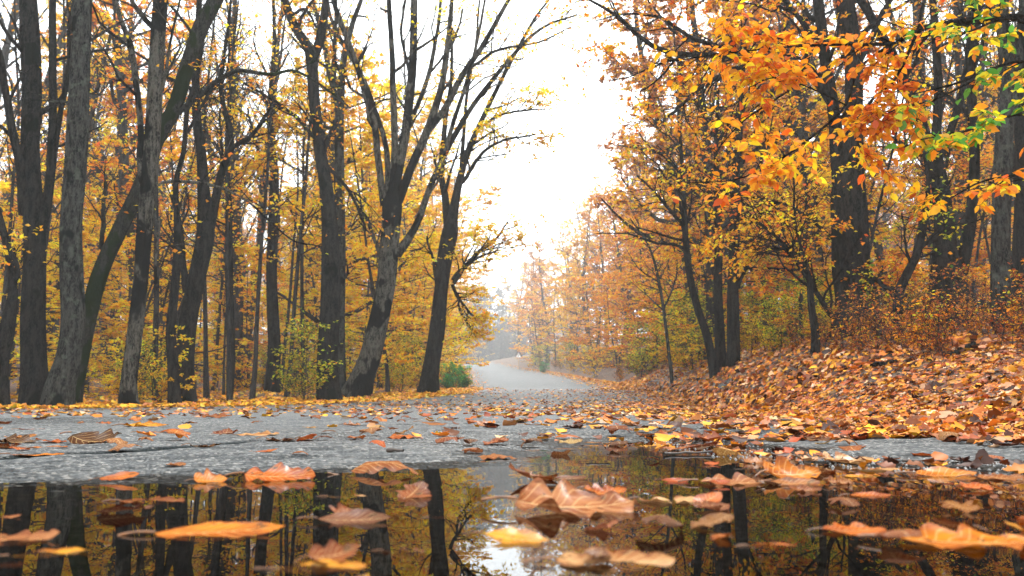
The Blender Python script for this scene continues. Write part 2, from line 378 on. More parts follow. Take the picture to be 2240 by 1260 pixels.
def water():
    m, n, out = newmat('puddle_water')
    co = N(n, 'TexCoord').outputs['Object']
    g = N(n, 'BsdfGlossy'); setin(g, Roughness=.006); t = N(n, 'BsdfTransparent'); t.inputs[0].default_value = (.42, .36, .28, 1); fr = N(n, 'Fresnel'); fr.inputs['IOR'].default_value = 1.52
    bm_ = bump(n, noise(n, mapping(n, co, (1, .5, 1)), 5., 2, .5), .03, .02); n.links.new(bm_, g.inputs['Normal'])
    mx = N(n, 'MixShader'); n.links.new(fr.outputs[0], mx.inputs[0]); n.links.new(t.outputs[0], mx.inputs[1]); n.links.new(g.outputs[0], mx.inputs[2]); n.links.new(mx.outputs[0], out.inputs[0]); return m
def plain(name, col, rough=.6, spec=.4, nscale=0, dark=None):
    m, n, out = newmat(name); b = N(n, 'BsdfPrincipled'); setin(b, Roughness=rough); b.inputs['Specular IOR Level'].default_value = spec
    co = N(n, 'TexCoord').outputs['Object']
    if nscale:
        f = noise(n, co, nscale, 4, .6); n.links.new(mixc(n, ramp(n, f, [(.35, 0.), (.65, 1.)]), col, dark or tuple(q * .5 for q in col)), b.inputs['Base Color'])
        n.links.new(bump(n, f, .5, .005), b.inputs['Normal'])
    else: b.inputs['Base Color'].default_value = (*col, 1)
    n.links.new(b.outputs[0], out.inputs[0]); return m
M_TWIG = plain('fallen_wood', (.06, .04, .03), .6, .5, 40, (.015, .012, .01))
M_PALEWOOD = plain('pale_wood', (.5, .36, .27), .6, .4, 30, (.3, .18, .12))
M_STEM = plain('leaf_stem', (.3, .12, .04), .4, .5, 60, (.12, .05, .02))
# ------------------------------------------------------------------ ground, road, water
def fan(ys, ss, lo=None, hi=None):
    Y = np.repeat(ys[:, None], len(ss), 1); X = (np.maximum(ys, -.0)[:, None] + .5) * ss[None]
    if lo is not None: X = np.clip(X, lo(ys)[:, None], hi(ys)[:, None])
    return X, Y
def grid_faces(r, c):
    i = np.arange(r - 1)[:, None] * c + np.arange(c - 1); return np.stack([i, i + 1, i + c + 1, i + c], -1).reshape(-1, 4)
ss = np.concatenate([-np.geomspace(60, .78, 34), np.linspace(-.76, .76, 330), np.geomspace(.78, 60, 34)])
ys = np.concatenate([np.linspace(-14, .3, 16), np.geomspace(.33, 6, 470), np.geomspace(6.05, 300, 200)])
X, Y = fan(ys, ss, xl, lambda y: xr(y) + .55)
Z = H(X, Y)
cd = crack_d(X, Y) + .006 * sn(X, Y, 6, 21); ck = 1 - sm((cd - .028) / .02)
Z = Z - .004 * ck
pd = pool_dist(X, Y); wet = 1 - sm((pd - .05) / .32 + .45 * sn(X, Y, 1.5, 22) + .2 * sn(X, Y, 6, 24)); wet = np.maximum(wet, .45 * sm(sn(X, Y, .22, 23) * 1.2 - .25) * (Y < 40))
V = np.stack([X, Y, Z], -1).reshape(-1, 3); F = grid_faces(*X.shape)
wd = np.abs(V[F[:, 1], 0] - V[F[:, 0], 0]) + np.abs(V[F[:, 2], 0] - V[F[:, 3], 0]); F = F[wd > 1e-5]
cols = np.stack([wet, ck, wet * 0], -1).reshape(-1, 3)
tag(link('road', mesh('road', V, [F], cols), asphalt()), kind='structure')
ss2 = np.concatenate([-np.geomspace(60, .9, 40), np.linspace(-.88, .88, 200), np.geomspace(.9, 60, 40)])
ys2 = np.concatenate([np.linspace(-60, .3, 20), np.geomspace(.4, 740, 350)])
X, Y = fan(ys2, ss2); X[:20] = np.linspace(-400, 400, len(ss2)); Z = H(X, Y)
X = np.clip(X, -440, 440); Z = H(X, Y); inn = np.minimum(X - xl(Y), xr(Y) + .5 - X); Z = Z - .06 * sm(inn / .25) * (Y < 290)
tag(link('ground', mesh('ground', np.stack([X, Y, Z], -1).reshape(-1, 3), [grid_faces(*X.shape)]), soil()), kind='structure')
wv = np.array([(-2.2, -1.2, 0), (2.6, -1.2, 0), (2.6, 3.6, 0), (-2.2, 3.6, 0)]) ; wv[:, 2] = .0012
tag(link('water', mesh('water', wv, [np.array([[0, 1, 2, 3]])], smooth=False), water()), kind='structure')

# ------------------------------------------------------------------ trees
YEL = (.95, .66, .02); GOLD = (.94, .50, .015); ORG = (.84, .29, .015); RED = (.68, .13, .012); BRN = (.27, .085, .025); GRN = (.13, .22, .02); YGR = (.55, .55, .03); PNK = (.62, .30, .13)
PALS = {
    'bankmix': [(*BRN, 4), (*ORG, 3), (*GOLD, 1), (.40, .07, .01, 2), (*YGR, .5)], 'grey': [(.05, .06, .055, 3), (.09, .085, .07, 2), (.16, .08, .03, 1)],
    'yellow': [(*YEL, 5), (*GOLD, 4), (*ORG, 1), (*YGR, 1.2)],
    'gold': [(*YEL, 3), (*GOLD, 5), (*ORG, 2.5), (*YGR, .6)],
    'orange': [(*GOLD, 3), (*ORG, 5), (*RED, 1.2), (*YEL, 1), (*BRN, .6)],
    'rust': [(*ORG, 2.5), (*PNK, 3.5), (*BRN, 3), (*GOLD, 1.5)],
    'green': [(*GRN, 4), (*YGR, 4), (*YEL, 2), (*ORG, .7)],
    'mixed': [(*YEL, 2), (*YGR, 2), (*ORG, 2), (*BRN, 1.2), (*GOLD, 2), (*GRN, .5)],
    'bush': [(.05, .30, .08, 5), (.12, .42, .09, 3), (*YGR, .5)],
}
REFS = []      # (px, description) of things others are described by
def tree(name, label, cat, Y, trunk, limbs=(), bark='dark', seed=1, twigs=(26, 5, 5), lens=(.9, 2.2), leaf=None, group=None,
         tmin=.35, up=.06, flare=.5, extend=True, short=None, leafkeep=None, lim_tw=None, spread=.28, fine=False, ext=3.5, flat=.25):
    r = np.random.default_rng(seed)
    k0 = np.array([trunk[0][0], trunk[0][1]]); p = P(trunk[0][0], trunk[0][1], Y)
    base = np.array([p[0], Y, Hs(p[0], Y) - .02])
    def line(pts, slope, start_dy=0.):
        out = []; v0 = pts[0][1]
        for q in pts:
            dy = start_dy + slope * (v0 - q[1]) / FPX * Y
            w3 = P(q[0], q[1], Y + dy); out.append((*w3, q[2] * .95 / math.hypot(1, (q[0] - CU) / FPX) / 2 / FPX * (Y + dy)))
        return np.array(out)
    def ext_up(L):
        d = L[-1, :3] - L[-2, :3]; d = d / np.linalg.norm(d); a = L[-1].copy()
        e1 = np.append(a[:3] + (d + (0, 0, .15)) * ext * .45, a[3] * .62); e2 = np.append(a[:3] + (d + (0, 0, .3)) * ext * .95 + r.normal(size=3) * .2, a[3] * .25)
        return np.vstack([L, e1, e2])
    T = line(trunk, 0.)
    T[0, :3] = base - (0, 0, .08)
    if T[1, 2] < base[2] + .1: T[1, 2] = base[2] + .15
    if extend and trunk[-1][1] <= 15: T = ext_up(T)
    tr = Acc(); Tn = resample(T, 56); hh = Tn[:, 2] - base[2]
    Tn[:, 3] = np.maximum(Tn[:, 3], .006) * (1 + .55 * flare * np.exp(-np.maximum(hh, 0) / .22))
    V, F = tubes(Tn[None, :, :3], Tn[None, :, 3], 22, .055, seed); tr.add(V, F)
    Bs, Rs = [], []
    top = Tn[int(56 * tmin):]
    lim = resample(top, 14); Bs.append(lim[:, :3]); Rs.append(lim[:, 3])
    for L in limbs:
        sl = r.uniform(-spread, spread)
        t0 = T[:, :3]; A = line(L, sl)
        if extend and L[-1][1] <= 15: A = ext_up(A)
        A = resample(A, 24); A[:, :3] += np.concatenate([[[0, 0, 0]], np.cumsum(r.normal(size=(23, 3)) * .010 * (Y / 14), 0) * .6])
        A[:, 3] = np.maximum(A[:, 3], .004)
        V, F = tubes(A[None, :, :3], A[None, :, 3], 12, .05, seed + len(Bs)); tr.add(V, F)
        q = resample(A, 14); Bs.append(q[:, :3]); Rs.append(q[:, 3])
    e = empty(name, base); tag(e, label, cat, group)
    B0, R0 = np.array(Bs), np.array(Rs)
    n1, n2, n3 = twigs
    if n1:
        n1 = max(1, int(n1 / len(B0)))
        B1, R1 = spawn(B0, R0, n1, .12, .97, lens, (28, 62), r, 7, up, flat, .2)
        B2, R2 = spawn(B1, R1, n2, .2, 1, (lens[0] * .4, lens[1] * .42), (30, 65), r, 5, up * .5, flat, .22)
        B3, R3 = spawn(B2, R2, n3, .2, 1, (lens[0] * .22, lens[1] * .2), (25, 60), r, 3, 0, flat, .2)
        br = tr
        for B, R, S in ((B1, R1, 6), (B2, R2, 4), (B3, R3, 3)):
            V, F = tubes(B, np.maximum(R, .0016 if S > 3 else .0012), S); br.add(V, F)
        if leaf:
            per, size, pl = leaf[:3]; cr = Acc()
            add_leaves(cr, B3, per, size, PALS[pl], r, keep=leafkeep, fine=fine)
            if cr.n: link('crown', cr.mesh('crown', base, False), M_LEAF, e)
    link('trunk', tr.mesh('trunk', base), BARK[bark], e)
    if short: REFS.append((trunk[len(trunk) // 2][0], Y, short))
    return e

# left row, nearest
tree('beech_tree', 'dark forked trunk left of the broad grey one, a leaning limb on its left', 'tree', 13.4,
     [(78, 892, 66), (74, 800, 62), (72, 700, 60), (76, 560, 52), (75, 480, 52), (66, 330, 46), (70, 200, 48), (66, 90, 50), (62, 0, 46)],
     [[(52, 470, 26), (42, 360, 24), (18, 230, 20), (4, 130, 18), (-20, 30, 14)],
      [(92, 500, 26), (108, 400, 24), (112, 300, 22), (113, 150, 20), (112, 0, 18)],
      [(118, 330, 14), (133, 240, 13), (148, 160, 12), (150, 60, 9), (160, 0, 8)],
      [(60, 180, 8), (45, 80, 7), (20, 20, 5), (8, 0, 4)], [(56, 210, 5), (30, 110, 5), (0, 85, 4)]],
     'dark', 11, (30, 4, 4), (.8, 1.9), (.35, .085, 'gold'), short='the forked left-edge trunk', tmin=.3)
tree('beech_tree', 'broad grey limbless trunk with a dark mossy buttress at its foot, left foreground row', 'tree', 13.0,
     [(128, 892, 76), (132, 850, 72), (150, 780, 62), (160, 700, 58), (157, 600, 56), (156, 480, 55), (166, 350, 53), (173, 200, 51), (177, 90, 50), (180, 0, 50)],
     [], 'grey', 12, (7, 4, 3), (.6, 1.4), (.3, .08, 'orange'), short='the broad grey limbless trunk', flare=.3)
tree('leaning_tree', 'mossy leaning trunk crossing behind the pale spotted trunk, rising to the upper right', 'tree', 14.2,
     [(150, 888, 52), (172, 800, 44), (188, 720, 40), (215, 610, 40), (268, 490, 38), (312, 398, 38), (345, 302, 38), (381, 240, 37), (405, 159, 36), (440, 60, 38), (472, 0, 36)],
     [[(385, 250, 16), (430, 215, 14), (480, 175, 13), (520, 158, 11), (590, 168, 9), (640, 160, 7), (700, 195, 6), (760, 240, 4)],
      [(222, 545, 12), (226, 470, 11), (228, 395, 9)], [(352, 260, 9), (352, 190, 8), (385, 120, 6), (388, 90, 5), (340, 50, 5), (298, 22, 4)],
      [(640, 160, 4), (690, 120, 4), (650, 60, 3)]],
     'mossy', 13, (26, 4, 4), (.7, 1.7), (.5, .085, 'gold'), short='the leaning mossy trunk')
tree('beech_tree', 'slender pale grey spotted trunk with a black hollow at its foot', 'tree', 13.6,
     [(284, 890, 44), (280, 850, 38), (298, 700, 36), (309, 600, 35), (318, 480, 40), (328, 380, 42), (337, 250, 38), (345, 100, 36), (352, 0, 36)],
     [[(318, 420, 20), (304, 350, 18), (303, 260, 16), (284, 110, 16), (268, 60, 14), (248, 0, 12)],
      [(340, 620, 8), (345, 540, 7), (352, 480, 5)],
      [(352, 400, 8), (400, 397, 8), (470, 408, 7), (540, 440, 6), (600, 492, 5), (640, 525, 4), (700, 540, 3)],
      [(355, 200, 8), (375, 80, 7), (392, 0, 5)]],
     'patch', 14, (30, 5, 4), (.8, 1.9), (.6, .085, 'orange'), short='the pale spotted trunk')
tree('hornbeam_tree', 'thin dark crooked trunk close left of a thicker double trunk, forest edge left', 'tree', 14.2,
     [(384, 890, 30), (378, 800, 26), (374, 720, 24), (384, 620, 20), (388, 500, 17), (385, 400, 14), (402, 330, 12), (410, 230, 13), (425, 190, 12), (440, 120, 8), (455, 0, 6)],
     [[(410, 290, 9), (430, 250, 8), (455, 215, 8), (470, 185, 6)]], 'dark', 15, (18, 4, 4), (.6, 1.5), (.5, .08, 'orange'), short='the thin crooked dark trunk', flare=.4)
tree('beech_tree', 'dark double trunk with a pale upper stem and a branch forking right, left row', 'tree', 15.2,
     [(408, 888, 46), (404, 800, 44), (412, 700, 42), (432, 600, 42), (450, 510, 44), (445, 420, 30), (440, 330, 24), (432, 270, 23), (428, 150, 18), (436, 0, 14)],
     [[(458, 500, 26), (472, 440, 22), (486, 370, 18), (508, 310, 17), (490, 240, 14), (482, 170, 10), (500, 60, 8), (505, 0, 6)],
      [(500, 325, 13), (540, 300, 11), (570, 265, 9), (600, 220, 5)], [(486, 340, 7), (482, 280, 6), (484, 215, 4)],
      [(408, 640, 18), (398, 560, 16), (396, 480, 10), (380, 430, 6)]], 'dark', 16, (30, 5, 4), (.8, 2.0), (.9, .085, 'gold'), short='the double trunk')
tree('young_tree', 'very thin straight grey stem between the double trunk and the mossy right-hand pair', 'tree', 18,
     [(502, 876, 15), (508, 780, 14), (505, 620, 12), (504, 480, 10), (500, 350, 8), (505, 200, 6), (512, 60, 4)], [], 'dark', 17, (16, 4, 4), (.7, 1.6), (1.2, .085, 'yellow'), short='the very thin straight stem', flare=.2)
tree('beech_tree', 'straight dark trunk half hidden in golden saplings, left of the forked black trunk', 'tree', 21,
     [(597, 872, 34), (600, 760, 30), (594, 600, 26), (597, 500, 24), (600, 380, 20), (590, 250, 15), (600, 100, 10), (598, 0, 8)], [[(597, 420, 10), (560, 330, 8), (540, 240, 5)]], 'dark', 18, (24, 5, 4), (1, 2.2), (1.8, .09, 'yellow'), short='the sapling-hidden trunk')
tree('beech_tree', 'tall black trunk forking into a wide V near the top, left of the many-stemmed tree', 'tree', 17.3,
     [(722, 880, 52), (716, 800, 50), (720, 700, 47), (724, 600, 45), (720, 480, 38), (712, 400, 32), (700, 330, 30), (688, 230, 27), (682, 140, 28), (672, 100, 24), (645, 60, 22), (622, 0, 20)],
     [[(684, 130, 24), (700, 90, 22), (712, 30, 20), (714, 0, 18)], [(706, 345, 14), (724, 300, 12), (738, 262, 10)],
      [(686, 300, 9), (640, 250, 8), (590, 215, 7), (540, 185, 6), (500, 160, 4)], [(712, 360, 9), (760, 410, 8), (785, 460, 7), (800, 500, 5)],
      [(640, 30, 9), (670, 20, 7), (690, 60, 5)]], 'dark', 19, (30, 5, 4), (.8, 2.0), (1.1, .085, 'orange'), short='the V-forked black trunk')
tree('beech_tree', 'lighter grey trunk standing directly behind the tall V-forked black trunk', 'tree', 19.5,
     [(744, 876, 30), (742, 760, 28), (744, 600, 26), (744, 450, 24), (742, 300, 22), (745, 210, 20), (752, 130, 15), (772, 50, 12), (790, 0, 10)],
     [[(742, 240, 15), (722, 160, 13), (708, 80, 11), (690, 0, 8)]], 'grey', 20, (22, 5, 4), (.9, 2.0), (1.6, .09, 'orange'), short='the grey trunk', flare=.5)
tree('many_stemmed_beech', 'big tree whose black-patched leaning trunk fans out into many long stems', 'tree', 19.2,
     [(780, 872, 66), (792, 830, 56), (812, 770, 50), (832, 690, 46), (843, 620, 44), (850, 560, 46), (856, 500, 44), (858, 440, 46), (866, 400, 26), (885, 300, 22), (900, 180, 21), (905, 80, 18), (906, 0, 17)],
     [[(840, 450, 18), (832, 380, 17), (818, 270, 16), (800, 215, 15), (775, 130, 14), (745, 50, 13), (728, 0, 12)],
      [(850, 440, 15), (843, 320, 13), (812, 225, 12), (790, 165, 11), (730, 60, 9), (715, 0, 7)],
      [(856, 430, 19), (862, 330, 17), (858, 200, 16), (856, 100, 13), (850, 0, 12)],
      [(872, 440, 22), (905, 350, 20), (935, 280, 19), (965, 190, 16), (982, 80, 13), (990, 0, 10)],
      [(930, 295, 15), (975, 235, 17), (1010, 165, 15), (1060, 90, 13), (1110, 0, 10)],
      [(905, 250, 11), (935, 170, 11), (955, 60, 9), (962, 0, 8)],
      [(868, 556, 26), (895, 520, 18), (915, 480, 16), (935, 420, 15), (975, 330, 14), (1030, 235, 12), (1110, 130, 10), (1180, 60, 7), (1260, 30, 5)],
      [(975, 330, 11), (1000, 240, 10), (1030, 140, 8), (1060, 0, 6)],
      [(900, 180, 8), (880, 80, 7), (890, 0, 6)], [(940, 160, 6), (990, 90, 6), (1010, 20, 5)], [(800, 215, 7), (765, 190, 6), (745, 120, 4)],
      [(1010, 165, 8), (1090, 110, 7), (1180, 95, 5), (1250, 62, 3)],
      [(872, 590, 9), (880, 582, 5), (886, 572, 3)], [(834, 560, 9), (815, 510, 8), (800, 470, 6), (775, 420, 4)]],
     'patch', 21, (110, 5, 4), (.7, 1.9), (2.8, .085, 'yellow'), short='the many-stemmed tree', up=.1)
tree('beech_tree', 'leaning dark tree nearest the road on the left, with a drooping dead branch', 'tree', 22.2,
     [(936, 860, 48), (944, 800, 40), (956, 720, 36), (964, 640, 34), (972, 570, 36), (984, 510, 38), (990, 470, 26), (1004, 400, 18), (1024, 330, 15), (1060, 250, 12), (1110, 150, 9), (1170, 40, 7), (1200, 0, 5)],
     [[(980, 505, 20), (972, 440, 17), (962, 370, 15), (972, 290, 12), (985, 180, 9), (990, 60, 6)],
      [(992, 620, 10), (1020, 582, 9), (1060, 545, 8), (1095, 515, 6), (1115, 485, 4)], [(990, 612, 9), (1005, 590, 8), (1040, 560, 6), (1090, 540, 3)],
      [(990, 622, 9), (1002, 650, 7), (1020, 672, 6), (1046, 698, 4)], [(1000, 640, 6), (1008, 675, 5), (1034, 720, 3)],
      [(1010, 400, 10), (1050, 340, 8), (1100, 310, 6), (1160, 300, 4)], [(1040, 290, 8), (1090, 250, 7), (1150, 240, 5), (1200, 240, 3)],
      [(958, 640, 8), (950, 590, 7), (940, 520, 5)], [(1000, 440, 12), (1012, 340, 10), (1020, 220, 8), (1040, 100, 6), (1050, 0, 5)]],
     'dark', 22, (90, 5, 4), (.7, 1.9), (8.0, .095, 'yellow'), short='the drooping-branched roadside tree')
tree('beech_tree', 'black leaning tree cut off by the left edge of the photo', 'tree', 12.6,
     [(2, 890, 50), (-2, 800, 44), (14, 720, 40), (28, 640, 26), (20, 560, 20), (6, 500, 18), (-20, 400, 16), (-40, 250, 14), (-50, 0, 10)], [[(20, 640, 16), (36, 600, 14), (30, 540, 8)]], 'dark', 23, (10, 4, 4), (.6, 1.4), (.8, .085, 'gold'), short='the cropped left-edge tree')
# right bank
tree('old_beech', 'massive dark trunk on the right bank, the widest trunk of the right side', 'tree', 12.8,
     [(1878, 728, 120), (1876, 660, 98), (1862, 590, 90), (1858, 500, 88), (1856, 420, 86), (1862, 360, 62), (1868, 250, 46), (1868, 130, 44), (1858, 60, 44), (1848, 0, 44)],
     [[(1846, 440, 50), (1832, 340, 38), (1822, 240, 32), (1806, 140, 30), (1788, 0, 26)],
      [(1824, 230, 26), (1775, 168, 24), (1700, 140, 18), (1620, 150, 13), (1540, 190, 10), (1460, 260, 6)],
      [(1775, 168, 15), (1700, 138, 14), (1590, 122, 14), (1474, 117, 13), (1422, 100, 12), (1394, 80, 11), (1359, 44, 10), (1327, 22, 8), (1287, 0, 6)],
      [(1700, 140, 11), (1600, 108, 11), (1520, 84, 10), (1475, 55, 9), (1440, 38, 7), (1370, 34, 5), (1300, 50, 3)],
      [(1800, 120, 15), (1770, 70, 14), (1740, 30, 13), (1715, 0, 12)], [(1740, 30, 8), (1690, 10, 8), (1665, 0, 6)],
      [(1870, 160, 16), (1905, 90, 15), (1935, 20, 14), (1950, 0, 12)], [(1360, 44, 4), (1345, 20, 4), (1335, 0, 4)],
      [(1820, 520, 9), (1760, 470, 8), (1690, 440, 7), (1600, 420, 5), (1520, 400, 3)],
      [(1900, 600, 9), (1925, 618, 9), (1960, 640, 8), (1975, 632, 6)], [(1845, 720, 16), (1815, 680, 14), (1790, 640, 12), (1772, 600, 10), (1730, 545, 9), (1690, 512, 7), (1650, 485, 5)]],
     'dark', 31, (150, 5, 5), (.7, 2.0), (5.5, .08, 'orange'), short='the massive bank trunk', up=.02)
tree('beech_tree', 'dark multi-forked trunk immediately right of the massive bank trunk', 'tree', 13.2,
     [(2070, 700, 110), (2076, 640, 96), (2068, 560, 66), (2066, 480, 50), (2056, 400, 44), (2044, 350, 42), (2048, 290, 24), (2052, 180, 22), (2040, 0, 18)],
     [[(2040, 350, 34), (2010, 260, 30), (1985, 200, 26), (1960, 130, 24), (1900, 30, 22), (1880, 0, 20)],
      [(2030, 345, 15), (1990, 322, 14), (1950, 300, 13), (1900, 285, 11)], [(2058, 340, 22), (2085, 270, 20), (2110, 160, 18), (2120, 0, 15)],
      [(2100, 600, 36), (2125, 480, 30), (2135, 340, 26), (2130, 200, 24), (2140, 0, 20)], [(2030, 480, 9), (2050, 420, 8), (2075, 330, 7)]],
     'dark', 32, (50, 5, 4), (.8, 1.9), (.9, .085, 'orange'), short='the multi-forked right trunk')
tree('beech_tree', 'pale grey straight trunk near the right edge of the photo', 'tree', 11.5,
     [(2192, 700, 64), (2190, 640, 50), (2190, 520, 46), (2192, 400, 46), (2198, 280, 45), (2208, 190, 42), (2196, 80, 36), (2190, 0, 34)],
     [[(2215, 240, 24), (2230, 140, 22), (2245, 0, 20)]], 'grey', 33, (16, 4, 4), (.7, 1.5), (1.2, .085, 'mixed'), short='the pale right-edge trunk')
tree('beech_tree', 'black trunk against the right edge, behind the pale straight trunk', 'tree', 13.5,
     [(2236, 690, 50), (2232, 600, 40), (2236, 400, 36), (2230, 200, 30), (2240, 0, 26)], [], 'dark', 34, (10, 4, 4), (.7, 1.5), (1.2, .085, 'mixed'), short='the black right-edge trunk')
tree('hawthorn_tree', 'small crooked dark tree spreading left and right between two big right-bank trunks', 'tree', 11.6,
     [(1962, 690, 26), (1966, 650, 24), (1985, 600, 22), (2008, 550, 20), (2022, 480, 18), (2030, 400, 10), (2020, 330, 7)],
     [[(1968, 640, 12), (1945, 632, 11), (1905, 598, 8)], [(2008, 550, 9), (2060, 500, 7), (2090, 470, 4)], [(1995, 590, 8), (1980, 540, 6), (1975, 470, 4)]],
     'dark', 35, (36, 5, 5), (.5, 1.2), (1.3, .06, 'green'), short='the small crooked hawthorn', flare=.2)
tree('young_tree', 'slim bent sapling trunk on the bank left of the massive trunk', 'tree', 11.5,
     [(1782, 812, 24), (1784, 740, 20), (1774, 660, 17), (1768, 600, 14), (1742, 565, 10), (1700, 520, 8), (1640, 470, 5)],
     [[(1770, 600, 7), (1740, 490, 6), (1730, 380, 4)], [(1742, 565, 6), (1700, 545, 5), (1650, 560, 3)]], 'dark', 36, (46, 5, 5), (.5, 1.4), (1.6, .065, 'gold'), short='the slim bent bank sapling', flare=.2)
tree('beech_tree', 'right-hand upright stem of the pair of dark trunks behind the sapling bank', 'tree', 17,
     [(1604, 808, 32), (1604, 740, 29), (1603, 640, 28), (1606, 560, 26), (1610, 400, 20), (1620, 250, 14), (1630, 100, 8)], [[(1606, 640, 10), (1650, 560, 8), (1690, 480, 5)]], 'dark', 37, (34, 5, 4), (.9, 2.2), (1.6, .085, 'gold'), short='the upright pair stem')
tree('beech_tree', 'thinner left-hand upright stem of the pair of dark trunks', 'tree', 17.6,
     [(1578, 812, 28), (1574, 720, 24), (1570, 640, 22), (1572, 520, 18), (1566, 380, 12), (1570, 200, 7)], [], 'dark', 38, (26, 5, 4), (.9, 2.0), (1.6, .085, 'gold'), short='the thinner pair stem')
tree('beech_tree', 'curved leaning trunk bending left, just left of the dark pair', 'tree', 17.2,
     [(1566, 822, 24), (1548, 740, 20), (1528, 680, 18), (1510, 610, 17), (1500, 520, 15), (1496, 440, 12), (1490, 330, 9), (1480, 200, 5)], [[(1500, 500, 8), (1440, 430, 6), (1390, 380, 4)]], 'dark', 39, (30, 5, 4), (.9, 2.0), (1.8, .085, 'gold'), short='the curved left-leaning trunk', flare=.3)
tree('young_tree', 'thin pale crooked stem at the foot of the right bank beside the road', 'tree', 21.5,
     [(1472, 836, 9), (1462, 760, 8), (1452, 680, 7), (1440, 610, 7), (1420, 540, 5), (1380, 480, 3)], [[(1452, 680, 5), (1480, 600, 4), (1470, 530, 3)]], 'grey', 40, (26, 5, 5), (.5, 1.4), (1.3, .07, 'yellow'), short='the thin pale crooked stem', flare=.2)
# near overhanging beech whose trunk stands outside the frame
def overhang():
    r = np.random.default_rng(55); Y = 5.4
    bx, by = 4.6, 5.6; base = np.array([bx, by, Hs(bx, by) - .02]); e = empty('overhanging_beech', base)
    tag(e, 'near branches with large orange, yellow and green leaves hanging in from the upper right', 'tree')
    tr = Acc(); T = np.array([(bx, by, base[2] - .1, .2), (bx + .02, by, 1.2, .16), (bx - .05, by, 3., .14), (bx + .1, by, 5.5, .1), (bx, by, 8, .05)])
    Tn = resample(T, 30); V, F = tubes(Tn[None, :, :3], Tn[None, :, 3], 20, .05, 5); tr.add(V, F)
    def q(pts, y0=5.5, y1=5.2, pal_='orange', att=True):
        n = len(pts); L = [(*P(u, v, y0 + (y1 - y0) * i / (n - 1)), wd / 2 / FPX * 5.4) for i, (u, v, wd) in enumerate(pts)]
        if att:
            z = L[0][2] + .1; L.insert(0, (bx - .05, by, z, L[0][3] * 1.3))
        A = resample(np.array(L), 22); V, F = tubes(A[None, :, :3], A[None, :, 3], 10, .05, 7); tr.add(V, F)
        return resample(A, 16)[:, :3], resample(A, 16)[:, 3], pal_
    S = [q([(2420, 20, 20), (2240, 34, 16), (2137, 44, 15), (2070, 52, 14), (2010, 62, 13), (1960, 95, 9), (1890, 97, 7), (1760, 100, 5), (1600, 115, 4), (1430, 140, 2)], 5.6, 4.9),
         q([(1955, 92, 8), (1880, 150, 6), (1850, 230, 5), (1800, 280, 5), (1720, 340, 4), (1620, 390, 3), (1510, 400, 2)], 5.4, 5.0, att=False),
         q([(1890, 97, 6), (1800, 150, 5), (1700, 215, 4), (1620, 270, 3), (1560, 340, 2)], 5.3, 4.8, 'orange', False),
         q([(2500, 120, 10), (2300, 130, 8), (2200, 140, 6), (2100, 180, 5), (2000, 205, 2)], 5.2, 4.9, 'green2'),
         q([(2500, 260, 9), (2300, 250, 7), (2200, 255, 5), (2120, 285, 4), (2015, 305, 2)], 5.0, 4.6, 'green2'),
         q([(2500, 380, 9), (2300, 380, 7), (2210, 385, 5), (2140, 400, 4), (2070, 440, 2)], 4.9, 4.6, 'orange'),
         q([(2420, 10, 8), (2300, 60, 7), (2200, 40, 6), (2120, 70, 4), (2050, 90, 2)], 5.0, 4.8, 'green2'),
         q([(2010, 62, 8), (1960, 170, 5), (1900, 230, 4), (1870, 330, 2)], 5.3, 5.1, 'orange', False),
         q([(2160, 160, 5), (2050, 215, 4), (1960, 240, 3), (1900, 270, 2)], 5.2, 5.0, 'orange', False),
         q([(1850, 230, 4), (1790, 200, 3), (1700, 170, 3), (1640, 190, 2)], 5.2, 4.9, 'orange', False),
         q([(1760, 100, 4), (1650, 75, 3), (1560, 110, 2), (1490, 150, 2)], 5.1, 4.9, 'orange', False)]
    br = tr; cr = Acc()
    PALS['or2'] = [(*GOLD, 3), (*ORG, 6), (*YEL, 1.4), (*RED, 1.6)]; PALS['green2'] = [(.10, .32, .04, 4), (*YGR, 1.6), (*YEL, 2), (*GOLD, 2), (*ORG, 1.5)]
    for i, (B, R, pl) in enumerate(S):
        B1, R1 = spawn(B[None], R[None], 20 if i == 0 else 11, .3, 1, (.22, .5), (30, 70), r, 5, -.04, .5, .16)
        B2, R2 = spawn(B1, R1, 6, .15, 1, (.10, .24), (25, 60), r, 4, -.05, .4, .16)
        for b_, r_, s_ in ((B1, R1, 5), (B2, R2, 4)):
            V, F = tubes(b_, np.maximum(r_, .0011), s_); br.add(V, F)
        add_leaves(cr, np.concatenate([B2, B1[:, :4]]), 8.5 if pl == 'green2' else 5.5, .066, PALS['or2' if pl == 'orange' else pl], r, tilt=.6, fine=True, droop=.4)
    link('trunk', tr.mesh('trunk', base), BARK['dark'], e)
    link('crown', cr.mesh('crown', base, False), M_LEAF, e)
overhang()

